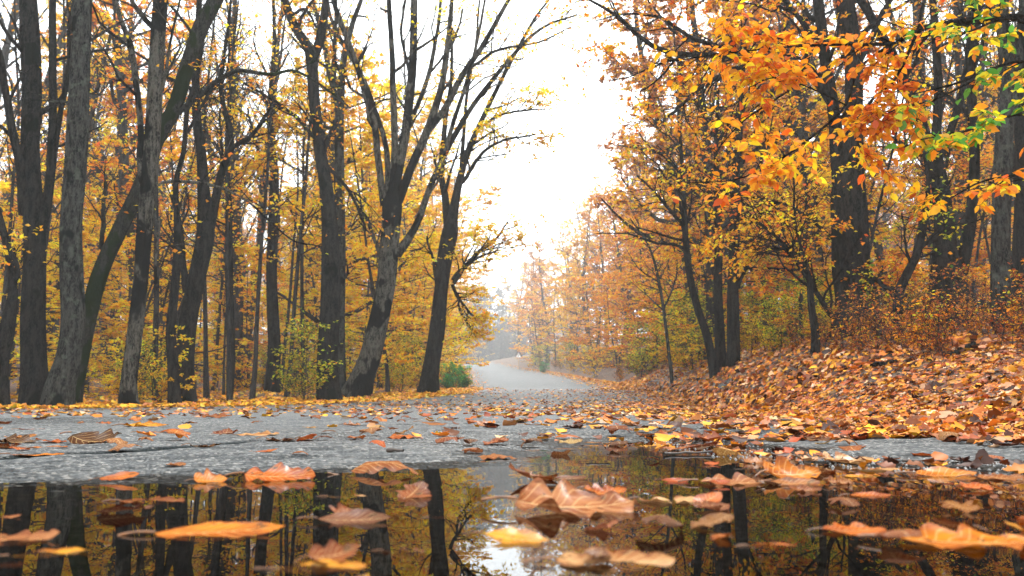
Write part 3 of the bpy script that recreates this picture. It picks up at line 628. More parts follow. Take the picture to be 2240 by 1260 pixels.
# ------------------------------------------------------------------ woodland behind: prototypes and copies
DENS = 3.8
def proto(kind, seed, height, rad, leafn, size, palname, r_lean=.04, crown_from=.35, blen=(1.6, 3.4), n1=22, n2=6, n3=4, stems=1, flat=.35, up=.1, ang=(35, 70)):
    r = np.random.default_rng(seed); e = bpy.data.objects.new(kind, None); e.empty_display_size = .2
    tr = Acc(); Bs, Rs = [], []
    for s in range(stems):
        K = 12; B = np.zeros((K, 3)); d = norm(np.array([r.normal() * r_lean + (s and .18 * r.choice([-1, 1])), r.normal() * r_lean, 1.]))
        B[0] = (s * .12, 0, -.15)
        for k in range(1, K):
            d = norm(d + np.array([r.normal() * .05, r.normal() * .05, .03])); B[k] = B[k - 1] + d * height / (K - 1)
        R = rad * (1 - .25 * s) * np.linspace(1, .16, K) ** 1.0; R[0] *= 1.35
        q = resample(np.concatenate([B, R[:, None]], 1), 30)
        V, F = tubes(q[None, :, :3], q[None, :, 3], 10, .06, seed + s); tr.add(V, F); Bs.append(B); Rs.append(R)
    B0, R0 = np.array(Bs), np.array(Rs)
    B1, R1 = spawn(B0, R0, n1, crown_from, 1, blen, ang, r, 7, up, flat, .2)
    B2, R2 = spawn(B1, R1, n2, .15, 1, (blen[0] * .35, blen[1] * .38), (30, 65), r, 4, up * .4, flat, .22)
    B3, R3 = spawn(B2, R2, n3, .1, 1, (blen[0] * .18, blen[1] * .2), (30, 65), r, 3, 0, flat, .25)
    for b, r_, s in ((B1, R1, 6), (B2, R2, 3), (B3, R3, 3)):
        V, F = tubes(b, np.maximum(r_, .004 if rad > .08 else .002), s); tr.add(V, F)
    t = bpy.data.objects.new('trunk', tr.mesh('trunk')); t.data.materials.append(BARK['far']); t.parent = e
    ch = [t]
    if leafn:
        cr = Acc(); add_leaves(cr, B3, leafn * DENS / len(B3), size * .92, PALS[palname], r, tilt=.4, droop=.1)
        c = bpy.data.objects.new('crown', cr.mesh('crown', smooth=False)); c.data.materials.append(M_LEAF); c.parent = e; ch.append(c)
    return e, ch
def place(pr, loc, rz, s, label, cat, group):
    e, ch = pr; o = e.copy(); COL.objects.link(o); o.location = loc; o.rotation_euler = (0, 0, rz); o.scale = (s, s, s); tag(o, label, cat, group)
    for c in ch:
        k = c.copy(); COL.objects.link(k); k.parent = o
    return o
TALL = {
    'rust': [proto('oak_tree', 100, 15, .24, 7000, .15, 'rust', crown_from=.22, n1=30), proto('oak_tree', 101, 13.5, .2, 8000, .14, 'rust', crown_from=.16, n1=32, blen=(1.6, 3.8))],
    'orange': [proto('beech_tree', 102, 14, .2, 7000, .14, 'orange', crown_from=.25, n1=30), proto('beech_tree', 103, 15, .18, 6500, .14, 'gold', crown_from=.22, n1=30)],
    'yellow': [proto('beech_tree', 104, 13, .16, 7500, .13, 'yellow', crown_from=.12, n1=32, blen=(1.4, 3.4), flat=.6)],
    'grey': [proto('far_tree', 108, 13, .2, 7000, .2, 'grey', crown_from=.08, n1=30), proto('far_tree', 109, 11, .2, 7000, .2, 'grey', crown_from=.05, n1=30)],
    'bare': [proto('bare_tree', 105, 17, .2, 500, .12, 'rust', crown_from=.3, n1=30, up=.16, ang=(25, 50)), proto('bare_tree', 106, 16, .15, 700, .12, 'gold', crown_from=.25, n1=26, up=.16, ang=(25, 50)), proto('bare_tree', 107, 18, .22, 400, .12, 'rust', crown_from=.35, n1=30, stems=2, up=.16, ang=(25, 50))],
}
LOW = {
    'yellow': [proto('beech_sapling', 110, 6.0, .05, 3600, .095, 'yellow', crown_from=.1, n1=26, blen=(.8, 2.2), flat=.85, up=.01, ang=(60, 88)), proto('beech_sapling', 111, 4.6, .04, 3000, .09, 'yellow', crown_from=.08, n1=24, blen=(.7, 1.9), flat=.85, up=.01, ang=(60, 88)),
               proto('beech_sapling', 112, 7.5, .06, 4200, .1, 'gold', crown_from=.12, n1=28, blen=(.9, 2.4), flat=.8, up=.01, ang=(55, 88))],
    'orange': [proto('beech_sapling', 113, 5.5, .05, 2800, .095, 'orange', crown_from=.1, n1=24, blen=(.8, 2.0), flat=.8, up=.01, ang=(55, 88))],
    'pole': [proto('thin_pole_tree', 114, 10, .05, 240, .09, 'gold', crown_from=.3, n1=22, blen=(.6, 1.6), up=.1), proto('thin_pole_tree', 115, 8, .035, 160, .09, 'orange', crown_from=.25, n1=20, blen=(.5, 1.4), up=.1, r_lean=.12)],
}
SHR = {
    'mixed': [proto('bank_shrub', 120, 1.0, .008, 300, .05, 'bankmix', crown_from=.1, n1=14, n2=4, n3=2, blen=(.25, .6), stems=3, flat=.1), proto('bank_shrub', 121, .8, .007, 330, .05, 'bankmix', crown_from=.1, n1=12, n2=4, n3=2, blen=(.2, .5), stems=4, flat=.1)],
    'rust': [proto('bank_shrub', 122, .9, .008, 380, .055, 'rust', crown_from=.1, n1=14, n2=4, n3=2, blen=(.25, .55), stems=3, flat=.1)],
    'green': [proto('forest_shrub', 123, 1.5, .012, 900, .07, 'green', crown_from=.05, n1=18, n2=4, n3=3, blen=(.4, .9), stems=3, flat=.5), proto('forest_shrub', 124, 1.2, .012, 800, .07, 'yellow', crown_from=.05, n1=16, n2=4, n3=3, blen=(.4, .8), stems=2, flat=.5)],
    'bush': [proto('evergreen_bush', 125, 1.3, .015, 3800, .08, 'bush', crown_from=.02, n1=24, n2=5, n3=4, blen=(.4, .9), stems=3, flat=.0)],
}
ORD = ['nearest', 'second nearest', 'third nearest', 'fourth nearest', 'fifth nearest', 'sixth nearest', 'seventh nearest', 'eighth nearest', 'ninth nearest', 'tenth nearest', 'eleventh nearest', 'twelfth nearest'] + [f'{k}th nearest' for k in range(13, 40)]
ITEMS = []
def describe():
    """label from the nearest named trunk in view and the rank in depth"""
    d = {}
    for it in ITEMS:
        u, _v = proj((it['x'], it['y'], 2))
        ref = min(REFS, key=lambda q: abs(q[0] - u)); rel = 'just left of' if u < ref[0] else 'just right of'
        d.setdefault(f"{it['desc']} {rel} {ref[2]}", []).append(it)
    for key, L in d.items():
        L.sort(key=lambda i: i['y'])
        for k, it in enumerate(L): it['o']['label'] = f"{ORD[k]} {key}" if len(L) > 1 else key
def scatter(n, yr, side, off, spread, mind, r, pts, power=1.0, wmax=.68):
    out = []; tries = 0
    while len(out) < n and tries < n * 60:
        tries += 1
        y = yr[0] * (yr[1] / yr[0]) ** (r.random() ** power)
        if side < 0: hi = float(xl(y)) - off; lo = max(-wmax * y, hi - spread(y)); 
        else: lo = float(xr(y)) + off; hi = min(wmax * y, lo + spread(y))
        if hi <= lo: continue
        x = r.uniform(lo, hi)
        if all((x - a) ** 2 + (y - b) ** 2 > (mind * (.5 + y / 60)) ** 2 for a, b in pts): pts.append((x, y)); out.append((x, y))
    return out
def woods():
    r = np.random.default_rng(77)
    def run(pts_, choose, desc, cat, group, smin=.85, smax=1.2):
        items = []
        for x, y in pts_:
            k, lib, dsc = choose(x, y)
            items.append(dict(x=x, y=y, p=lib[r.integers(len(lib))], desc=dsc, s=r.uniform(smin, smax) * (1 + .5 * min(max((y - 30) / 110, 0), 1)), rz=r.uniform(0, 6.28)))
        for it in items: it['o'] = place(it['p'], (it['x'], it['y'], Hs(it['x'], it['y'])), it['rz'], it['s'], None, cat, group)
        ITEMS.extend(items)
    L = []; R = []
    # left wood, tall
    def cl(x, y):
        q = r.random()
        if x < -.3 * y and y < 70 and r.random() < .5: return ('b', TALL['bare'], 'tall bare tree')
        if y > 50: return ('rust', TALL['orange'] + TALL['yellow'], 'hazy golden crowned tree') if q < .68 else (('r', TALL['rust'], 'hazy rust crowned oak') if q < .84 else ('b', TALL['bare'], 'hazy bare tree'))
        return ('b', TALL['bare'], 'tall bare tree') if q < .3 else (('y', TALL['yellow'], 'tall yellow leaved tree') if q < .68 else ('o', TALL['orange'], 'tall orange leaved tree'))
    run(scatter(96, (23, 215), -1, 2.6, lambda y: 12 + y * .6, 2.2, r, L, .75), cl, '', 'tree', 'trees in the wood left of the road')
    def edge(x, y): return ('o', TALL['orange'] + TALL['yellow'], 'fogged golden roadside tree')
    run(scatter(20, (34, 200), -1, 2.2, lambda y: 2.5, 3.0, r, L), edge, '', 'tree', 'roadside trees fading into fog on the left', .8, 1.0)
    def cr(x, y):
        q = r.random()
        if x > .36 * y and y < 60 and r.random() < .75: return ('b', TALL['bare'], 'tall bare tree')
        if y > 48: return ('r', TALL['rust'], 'hazy rust crowned oak') if q < .65 else ('o', TALL['orange'], 'hazy orange crowned tree')
        return ('o', TALL['orange'], 'tall orange leaved tree') if q < .35 else (('r', TALL['rust'], 'tall rust leaved oak') if q < .6 else ('b', TALL['bare'], 'tall bare tree'))
    run(scatter(26, (20, 200), 1, 3.0, lambda y: 2.5 + y * .02, 2.2, r, R), cr, '', 'tree', 'roadside trees on the right', .8, 1.0)
    run(scatter(84, (19, 215), 1, 4, lambda y: 10 + y * .6, 2.2, r, R, .75), cr, '', 'tree', 'trees in the wood right of the road')
    # far trees beyond the bend
    far = [(x, y) for x, y in zip(r.uniform(-75, 45, 100), r.uniform(285, 560, 100))]
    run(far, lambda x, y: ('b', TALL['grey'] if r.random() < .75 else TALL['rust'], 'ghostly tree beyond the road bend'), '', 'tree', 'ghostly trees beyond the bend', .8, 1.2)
    run([(x, y) for x, y in scatter(28, (26, 170), 1, 1.6, lambda y: 1.6 + y * .02, 2.4, r, [])], lambda x, y: ('y', [LOW['yellow'][2], LOW['orange'][0], LOW['orange'][0]], 'broad layered roadside sapling'), '', 'sapling', 'broad saplings along the right road edge', 1.1, 1.7)
    run([(x, y) for x, y in scatter(14, (34, 160), -1, 2.0, lambda y: 1.6, 2.8, r, [])], lambda x, y: ('y', [LOW['yellow'][2], LOW['yellow'][0]], 'broad layered roadside sapling'), '', 'sapling', 'broad saplings along the left road edge', 1.1, 1.7)
    run(list(zip(r.uniform(-32, 4, 26), r.uniform(236, 262, 26))), lambda x, y: ('y', LOW['yellow'] + TALL['grey'] * 2, 'ghostly leafy tree at the road bend'), '', 'tree', 'ghostly trees beyond the bend', 1., 1.4)
    run([(-9, 4), (-11, -3), (-7, -8), (-13, 8), (-3, -13), (4, -10), (8, -4), (8.5, 2), (11, 6), (13, 0), (0, -19), (-14, 2), (6, -16), (13, -9)], lambda x, y: ('o', TALL['orange'] + TALL['yellow'], 'unseen orange crowned tree added as shade'), '', 'tree', 'unseen trees added around the clearing for shade', 1.1, 1.4)  # out-of-view trees added to dim skylight on the near air and bark
    run([(5.4, 23), (6.2, 28.5)], lambda x, y: ('r', TALL['rust'], 'rust leaved oak arching towards the road'), '', 'tree', 'arching roadside oaks', 1.0, 1.15)
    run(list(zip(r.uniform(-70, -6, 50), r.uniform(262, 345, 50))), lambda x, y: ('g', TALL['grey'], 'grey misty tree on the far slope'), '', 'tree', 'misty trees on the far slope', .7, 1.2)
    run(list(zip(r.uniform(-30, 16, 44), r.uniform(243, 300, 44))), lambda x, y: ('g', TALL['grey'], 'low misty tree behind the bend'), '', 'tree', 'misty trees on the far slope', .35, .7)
    E = []
    run(scatter(64, (19, 120), 1, .5, lambda y: 2.2 + y * .03, .5, r, E), lambda x, y: ('s', [SHR['green'][1], SHR['mixed'][1], SHR['rust'][0], SHR['green'][0]], 'low autumn roadside shrub'), '', 'shrub', 'low shrubs along the right road edge', .9, 1.5)
    run(scatter(26, (22, 110), -1, .6, lambda y: 1.6 + y * .02, .5, r, E), lambda x, y: ('s', [SHR['green'][1], SHR['mixed'][1]], 'low golden roadside shrub'), '', 'shrub', 'low shrubs along the left road edge', .9, 1.4)
    # understorey
    def lw(x, y): return (('y', LOW['yellow'], 'golden layered beech sapling') if r.random() < .86 else ('o', LOW['orange'], 'orange layered beech sapling'))
    Ls = []; Rs_ = []
    run(scatter(84, (17.5, 80), -1, 1.7, lambda y: 8 + y * .35, 1.3, r, Ls, .9), lw, '', 'sapling', 'golden saplings under the left trees', .75, 1.15)
    run(scatter(54, (16, 80), 1, 1.4, lambda y: 5 + y * .3, 1.6, r, Rs_, .9), lambda x, y: lw(x, y) if r.random() < .3 else ('o', LOW['orange'], 'orange layered beech sapling'), '', 'sapling', 'saplings under the right trees', .7, 1.05)
    run(scatter(74, (16, 60), -1, 2.2, lambda y: 30, 1.0, r, Ls), lambda x, y: ('p', LOW['pole'], 'thin bare pole tree'), '', 'young tree', 'thin young poles in the left wood')
    run(scatter(66, (14, 60), 1, 2.4, lambda y: 30, 1.0, r, Rs_), lambda x, y: ('p', LOW['pole'], 'thin bare pole tree'), '', 'young tree', 'thin young poles in the right wood')
    Q = []
    run(scatter(34, (14.5, 34), -1, 1.2, lambda y: 14, .9, r, Q, 1.2), lambda x, y: ('g', SHR['green'], 'low green and yellow forest shrub'), '', 'shrub', 'low shrubs on the left forest floor', .6, 1.1)
    Q = []
    def sh(x, y):
        if y > 14: return ('g', SHR['green'], 'yellow green roadside shrub')
        return ('m', SHR['mixed'], 'twiggy mixed coloured bank shrub') if r.random() < .65 else ('r', SHR['rust'], 'rusty brown bank shrub')
    run(scatter(70, (7.8, 26), 1, 1.3, lambda y: 4.5, .6, r, Q, 1.3), sh, '', 'shrub', 'shrubs on the right bank', .5, .95)
woods(); describe()
for (u, v, Y, s, lab) in ((990, 850, 31, .62, 'larger fresh green bush beside the road at the foot of the leaning roadside tree'), (1006, 850, 33, .6, 'smaller fresh green bush touching the road edge, right of the larger one'), (1190, 806, 95, .8, 'dim green bush in the fog to the right of the warning sign')):
    p = P(u, v, Y); place(SHR['bush'][0], (p[0], Y, Hs(p[0], Y)), u, s, lab, 'bush', 'green roadside bushes')

# ------------------------------------------------------------------ warning sign
def sign():
    Y = 132.; p = P(1134, 805, Y); z = Hs(p[0], Y); e = empty('road_sign', (p[0], Y, z)); tag(e, 'small white triangular warning sign on a slim post, far down the foggy road', 'road sign')
    V, F = tubes(np.array([[(0, 0, -.2), (0, 0, 1.), (0, 0, 2.45)]]), np.full((1, 3), .045), 10); link('post', mesh('post', V, [F]), plain('post_paint', (.5, .33, .2), .5), e)
    def tri(s, y0, y1):
        c = []
        for k in range(3):
            for j in range(-3, 4):
                a = PI / 2 + k * 2 * PI / 3 + j * .18; q = PI / 2 + k * 2 * PI / 3
                c.append((math.cos(q) * s * .86 + math.cos(a) * s * .14, math.sin(q) * s * .86 + math.sin(a) * s * .14))
        c = np.array(c); n = len(c); V = np.concatenate([np.column_stack([c[:, 0], np.full(n, y0), c[:, 1] + 2.1]), np.column_stack([c[:, 0], np.full(n, y1), c[:, 1] + 2.1])])
        i = np.arange(n); return V, [np.stack([i, (i + 1) % n, (i + 1) % n + n, i + n], 1), i[None, :], (i[::-1] + n)[None, :]]
    V, F = tri(.52, -.07, -.045); link('sign_border', mesh('sign_border', V, F, smooth=False), plain('sign_edge', (.62, .4, .36), .4), e)
    V, F = tri(.41, -.078, -.0705); link('sign_face', mesh('sign_face', V, F, smooth=False), plain('sign_white', (.85, .85, .85), .4), e)
    V, F = tubes(np.array([[(0, -.082, 1.95), (.03, -.082, 2.1), (-.02, -.082, 2.28)]]), np.full((1, 3), .03), 6); link('sign_symbol', mesh('sign_symbol', V, [F]), plain('sign_black', (.03, .03, .03), .5), e)
sign()

# ------------------------------------------------------------------ fallen leaves
def oak_w(t): return (.42 * np.sin(PI * np.clip(t, 0, 1) ** .8) ** .7) * (.62 + .38 * np.abs(np.sin(t * PI * 3.6 + .4))) + .012
def oval_w(t): return .30 * np.sin(PI * t ** .85) ** .85 * (1 + .03 * np.sin(t * 60)) + .004
def maple_w(t): return (.62 * np.sin(PI * np.clip(t, 0, 1) ** .62) ** .9) * (.5 + .5 * np.abs(np.sin(t * PI * 2.6 + .5)) ** .8) + .01
WF = {'oak': oak_w, 'oval': oval_w, 'maple': maple_w}
def fallen_mesh(kind, seed, bend=.25, cup=.3, ruffle=.03, twist=.3, nt=26, nsd=4, stem=True, fold=0.):
    r = np.random.default_rng(seed); t = np.linspace(0, 1, nt); s = np.linspace(-1, 1, 2 * nsd + 1)
    Tt, S = np.meshgrid(t, s, indexing='ij'); w = WF[kind](Tt) * (1 + .08 * r.normal() * S) * (1 + (.02 if kind == 'oval' else .1) * (np.sin(Tt * 17 + r.uniform(0, 6)) * (S > 0) + np.sin(Tt * 13 + r.uniform(0, 6)) * (S < 0)))
    lob = w * S; x = Tt - (.10 * np.abs(S) * (1 if kind != 'oval' else .0)) * 0
    ph = r.uniform(0, 6.28, 6)
    # roll across the blade (cup), bend along it, ruffled edge
    cur = cup * (1 + .4 * np.sin(Tt * 4 + ph[0])) ; th = lob * 2.6 * cur + 1e-6
    yy = np.sin(th) / (2.6 * cur + 1e-6) * np.where(np.abs(cur) > 0, 1, 1); zz = (1 - np.cos(th)) / (2.6 * cur + 1e-6)
    zz = zz + fold * np.abs(lob)
    zz = zz + (.35 if kind == 'oval' else .6) * ruffle * np.abs(S) ** 1.5 * (np.sin(Tt * 15 + ph[1] + S * 2) + .6 * np.sin(Tt * 29 + ph[2] - S))
    zz = zz + twist * (Tt - .5) * lob
    a = bend * (Tt - .45); bx = np.sin(a * 2) / (2 * bend + 1e-6) + .45; bz = (1 - np.cos(a * 2)) / (2 * bend + 1e-6)
    nx, nz = -np.sin(a * 2), np.cos(a * 2)
    V = np.stack([bx + nx * zz, yy, bz + nz * zz], -1).reshape(-1, 3); V[:, 0] -= .5
    V[:, 2] -= V[:, 2].min()
    F = grid_faces(nt, 2 * nsd + 1); uv = np.stack([Tt, S * .5 + .5], -1).reshape(-1, 2)
    sv = None
    if stem:
        c = V[nsd]; n = 6; q = np.linspace(0, 1, n)[:, None]
        L = c + q * np.array([-.28, .04 * r.normal(), 0]) + np.column_stack([0 * q, .05 * q * q * r.normal(), .015 * np.sin(q * PI) + (0 if c[2] < .02 else -1) * q * min(c[2], .1) * .6])
        sv = tubes(L[None], np.full((1, n), .011), 6)
    return V, F, uv, sv
LC = {'tan': (.30, .105, .035), 'cream': (.50, .29, .13), 'pink': (.36, .14, .055), 'orange': (.46, .10, .006), 'red': (.36, .035, .004), 'brown': (.085, .02, .006), 'dark': (.03, .006, .003), 'yellow': (.60, .27, .008), 'gold': (.55, .17, .006), 'purple': (.14, .05, .035), 'rust': (.20, .04, .007)}
HERO = []
def hero(u, v, wpx, kind, colr, rot, label, bend=.3, cup=.3, ruffle=.035, twist=.3, flip=False, tip=(0, 0), seed=None, fold=0., float_=None, lift=0.):
    seed = seed or int(u * 7 + v); z = 0.0012
    Y = CAMZ * FPX / (v - 895.)
    for _ in range(12):
        p = P(u, v, Y); z = max(Hs(p[0], Y), .0012) + .002; Y = (CAMZ - z) * FPX / (v - 895.) 
        Y = min(max(Y, .3), 9)
    p = P(u, v, Y); z = max(Hs(p[0], Y), .0012)
    V, F, uv, sv = fallen_mesh(kind, seed, bend, cup, ruffle, twist, fold=fold)
    a = math.radians(rot); V[:, 2] *= .65
    if flip: V[:, 2] = V[:, 2].max() - V[:, 2]
    ang = [math.radians(tip[0] * .45), math.radians(tip[1] * .6)]
    c, s = math.cos(ang[0]), math.sin(ang[0]); Rx = np.array([[1, 0, 0], [0, c, -s], [0, s, c]]); c, s = math.cos(ang[1]), math.sin(ang[1]); Ry = np.array([[c, 0, s], [0, 1, 0], [-s, 0, c]])
    W = V @ Rx.T @ Ry.T; hx = W[:, 0] * math.cos(a) - W[:, 1] * math.sin(a); size = wpx / FPX * Y / (hx.max() - hx.min()); zmin = np.quantile(W[:, 2], .03)
    o = link('fallen_leaf', mesh('fallen_leaf', (W - (0, 0, zmin)) * size, [F], uv=uv), M_FALL)
    o.location = (p[0], Y, z - .001 + lift); o.rotation_euler = (0, 0, a); o.color = (*LC[colr], 1)
    tag(o, label, 'leaf', 'large leaves lying in and around the puddle')
    if sv is not None:
        sV = sv[0].copy()
        if flip: sV[:, 2] = V[:, 2].max() - sV[:, 2] if False else V[:, 2].max() - sV[:, 2]
        st = link('stem', mesh('stem', (sV @ Rx.T @ Ry.T - (0, 0, zmin)) * size, [sv[1]]), M_STEM, o)
    HERO.append((u, v, label)); REFL.append((u, v, ' '.join(label.split(',')[0].split()[:7])))
    return o
REFL = []
# floating in the puddle, front to back
hero(485, 1152, 265, 'oval', 'gold', 8, 'largest floating leaf, long oval orange and cream with fine veins, left of centre', .12, .35, .02, .1, tip=(16, -3))
hero(50, 1165, 150, 'oak', 'pink', 10, 'pinkish curled leaf with a dark brown tip floating at the left edge', .5, .5, tip=(14, 0))
hero(110, 1192, 150, 'oval', 'yellow', 14, 'long yellow leaf floating right under the pinkish left-edge leaf', .1, .2, tip=(6, -4))
hero(15, 1215, 90, 'oval', 'orange', 4, 'narrow orange sliver of leaf at the lower left edge', .05, .2)
hero(12, 1120, 60, 'oval', 'pink', 20, 'small pink pointed leaf poking in at the left edge above the others', .3, .3, tip=(10, -8))
hero(335, 1086, 135, 'oak', 'rust', 2, 'flat reddish brown leaf floating edge-on above the largest oval leaf', .1, .15, tip=(4, 0))
hero(262, 1046, 80, 'oval', 'orange', 8, 'tan orange oval leaf at the left rim of the puddle, beside a dark wet hollow', .2, .3, tip=(40, -10))
hero(462, 1046, 72, 'maple', 'gold', 30, 'bright orange lobed leaf standing up at the left puddle rim', .3, .35, .05, tip=(40, 0))
hero(612, 1042, 150, 'oak', 'orange', 5, 'orange brown leaf with one tall pointed lobe at the puddle rim', .25, .3, .08, tip=(34, 0))
hero(845, 1030, 148, 'oak', 'tan', 0, 'tan curled leaf arching over the far puddle rim, dark underneath', .9, .5, .05, flip=True, tip=(14, 0))
hero(905, 1076, 80, 'oak', 'rust', 70, 'brown upright curled leaf reflected just below the arched tan leaf', .4, .4, .05, tip=(24, -30))
hero(760, 1076, 85, 'oval', 'cream', 4, 'small pale cream leaf floating between the oak leaf and the purple leaf', .1, .15)
hero(775, 1128, 155, 'oval', 'purple', 6, 'purple brown leaf with an orange folded back half, mid puddle', .2, .5, .04, .5, tip=(28, 0))
hero(770, 1118, 90, 'maple', 'rust', 60, 'rusty curled leaf standing behind the purple brown leaf', .5, .4, .05, tip=(40, 0))
hero(705, 1222, 190, 'oval', 'yellow', 6, 'long bright yellow leaf floating near the bottom left of centre', .12, .25, tip=(8, -2))
hero(735, 1206, 110, 'maple', 'rust', 20, 'orange brown curled leaf resting on the long bright yellow leaf', .6, .4, .05, tip=(30, -14), lift=.002)
hero(975, 1118, 68, 'oval', 'orange', 6, 'small narrow orange leaf floating between the two tree reflections', .1, .2)
hero(885, 1188, 95, 'oak', 'purple', -8, 'dull brown half sunk leaf floating below the small narrow orange one', .2, .2)
hero(1168, 1044, 112, 'maple', 'rust', 80, 'brown leaf with two upright lobes standing in the middle of the puddle rim', .6, .5, .05, tip=(30, 10))
hero(1248, 1040, 75, 'oval', 'purple', 12, 'small purple leaf right of the two-lobed brown leaf', .3, .3, tip=(20, 0))
hero(1262, 1104, 270, 'maple', 'pink', 4, 'large pinkish tan lobed leaf with lobes curling up and a black shadowed underside', .35, .45, .09, .2, tip=(22, 2), seed=5)
hero(1325, 1072, 92, 'oak', 'orange', 12, 'orange brown spotted leaf with a rolled left end, behind the large pinkish one', .7, .6, .05, tip=(25, 4))
hero(1128, 1168, 140, 'oval', 'yellow', -14, 'yellow orange leaf tilted down to the right against the white sky reflection', .2, .4, .04, .3, tip=(30, 8))
hero(1348, 1212, 255, 'oak', 'cream', 2, 'wide pale pink leaf with a dark rolled middle, bottom centre right', .25, .3, .03, .2, tip=(8, 0))
hero(1312, 1208, 60, 'oval', 'brown', 80, 'dark brown rolled curl on the wide pale pink leaf', .9, .8, tip=(10, 0), lift=.004)
hero(1478, 1046, 62, 'oval', 'red', 0, 'bright orange red leaf seen on its edge, right half of the puddle', .3, .3, tip=(35, 0))
hero(1465, 1086, 135, 'oak', 'cream', 3, 'cream white wavy leaf floating in the right half of the puddle', .3, .25, .06)
hero(1550, 1088, 70, 'oval', 'orange', 40, 'orange leaf leaning against the right end of the cream white leaf', .3, .4, tip=(30, -20))
hero(1605, 1050, 150, 'oak', 'pink', -4, 'pink flat leaf with a red folded flap, right half of the puddle', .2, .25, .04, tip=(12, 0))
hero(1575, 1054, 48, 'oval', 'red', 15, 'small red flap of leaf standing on the pink flat leaf', .4, .4, tip=(35, 0), lift=.004)
hero(1735, 1040, 125, 'maple', 'gold', 10, 'upright curled orange and brown leaf forming the top of the wet leaf pile', .5, .5, .07, tip=(48, 0), seed=9)
hero(1740, 1052, 110, 'oval', 'tan', 4, 'tan folded leaf leaning in front of the curled orange pile leaf', .3, .35, tip=(30, 0))
hero(1690, 1030, 60, 'maple', 'dark', 80, 'dark red brown crumpled leaf at the left of the wet leaf pile', .8, .7, .06, tip=(30, 0))
hero(1868, 1148, 135, 'oak', 'orange', 0, 'orange brown square-ended leaf floating at the right of the puddle', .15, .25, .04, tip=(16, 0))
hero(1690, 1176, 105, 'oval', 'orange', 3, 'slim orange leaf floating left of the square-ended leaf', .1, .15, tip=(5, 0))
hero(2120, 1172, 285, 'oak', 'gold', -3, 'long orange leaf with a raised spiky stem, lower right', .12, .22, .05, .2, tip=(10, 2), seed=14)
hero(2082, 1150, 60, 'oval', 'rust', 110, 'thin raised brown stalk leaf standing on the long orange leaf', .3, .4, tip=(60, 0), lift=.003)
hero(2232, 1150, 60, 'oval', 'yellow', 75, 'pale yellow green leaf cut by the right edge', .4, .4, tip=(50, 0))
hero(2070, 1034, 135, 'oval', 'gold', 4, 'yellow folded leaf with a dark opening on the right asphalt rim', .25, .7, .03, tip=(22, 0))
hero(2180, 1040, 110, 'oak', 'tan', -5, 'brownish pink leaf right of the yellow folded leaf', .3, .3, .05, tip=(12, 0))
hero(1905, 1076, 90, 'oval', 'orange', -3, 'orange leaf under a thin dark twig at the right puddle rim', .3, .4, tip=(15, 0))
hero(1860, 1008, 105, 'maple', 'cream', 5, 'pale cream crumpled leaf behind the wet leaf pile', .4, .3, .06, tip=(18, 0))
hero(1925, 1022, 90, 'oak', 'cream', 2, 'flat pinkish white leaf right of the pale cream one', .2, .2, .04)
hero(1880, 1036, 70, 'oval', 'yellow', 20, 'small golden leaf in front of the pale crumpled leaf', .3, .3, tip=(12, 0))
hero(790, 1262, 60, 'oval', 'yellow', 85, 'bright yellow leaf tip rising from the bottom edge', .3, .4, tip=(35, -20))
hero(665, 1268, 70, 'oval', 'yellow', 10, 'yellow leaf cut by the bottom edge, left of the rising tip', .2, .2)
hero(420, 1268, 60, 'oval', 'pink', 0, 'pink leaf cut by the bottom edge near the left', .2, .3, tip=(20, 0))
hero(340, 1268, 60, 'oval', 'orange', 20, 'orange leaf cut by the bottom edge, furthest left of three', .2, .3, tip=(20, 0))
hero(1165, 1256, 120, 'oval', 'tan', 5, 'faint tan leaf at the bottom edge in the white sky reflection', .1, .2) if False else None
for (u, v, w_, k, c_, rt, lb) in ((1712, 1012, 70, 'oak', 'brown', 30, 'brown crumpled leaf at the back of the wet leaf pile'), (1790, 1030, 66, 'maple', 'rust', 100, 'rusty crumpled leaf at the right end of the wet leaf pile'), (1765, 1002, 60, 'oak', 'dark', 10, 'blackish curled leaf on top of the wet leaf pile'), (1678, 1052, 56, 'maple', 'brown', 60, 'brown shrivelled leaf low on the left of the wet leaf pile'), (1650, 1008, 60, 'oak', 'pink', 0, 'pale pink leaf behind the wet leaf pile, on its left'), (1835, 1050, 62, 'oak', 'tan', 20, 'tan leaf half in water right of the wet leaf pile'), (1760, 1066, 70, 'oval', 'rust', -5, 'rusty leaf sliding from the pile into the water')):
    hero(u, v, w_, k, c_, rt, lb, .7, .6, .13, .5, tip=(34, 6))
# on the asphalt
hero(40, 966, 85, 'maple', 'dark', 5, 'dark red brown leaf with a serrated end lying at the left edge', .3, .5, .06, tip=(26, 0))
hero(212, 969, 112, 'maple', 'dark', 0, 'dark red fan shaped leaf with a raised right lobe on left asphalt', .9, .35, .05, .2, tip=(24, 0), seed=3)
hero(70, 937, 58, 'oval', 'red', -3, 'orange red stick-like leaf lying flat on left asphalt', .1, .3)
hero(92, 977, 110, 'oval', 'gold', 2, 'farther of two long flat yellow leaves on left asphalt', .08, .1)
hero(82, 990, 110, 'oval', 'gold', 6, 'nearer of two long flat yellow leaves, with a dark upright stem', .08, .1)
hero(320, 931, 90, 'maple', 'yellow', 10, 'large pale yellow leaf lying flat with an orange rim on left asphalt', .2, .25, .05, tip=(14, 0))
hero(330, 944, 60, 'oak', 'pink', -10, 'pinkish white leaf fragment in front of the large pale yellow leaf', .2, .2)
hero(382, 943, 56, 'oval', 'orange', 0, 'small orange leaf arched like a shell on left asphalt', .8, .5, flip=True)
hero(450, 976, 68, 'oak', 'dark', 0, 'dark brown curled leaf with a white middle on left asphalt', .6, .4, .06)
hero(560, 950, 100, 'oak', 'cream', 3, 'creamy white flat jagged leaf on the asphalt left of centre', .2, .2, .05, tip=(8, 0))
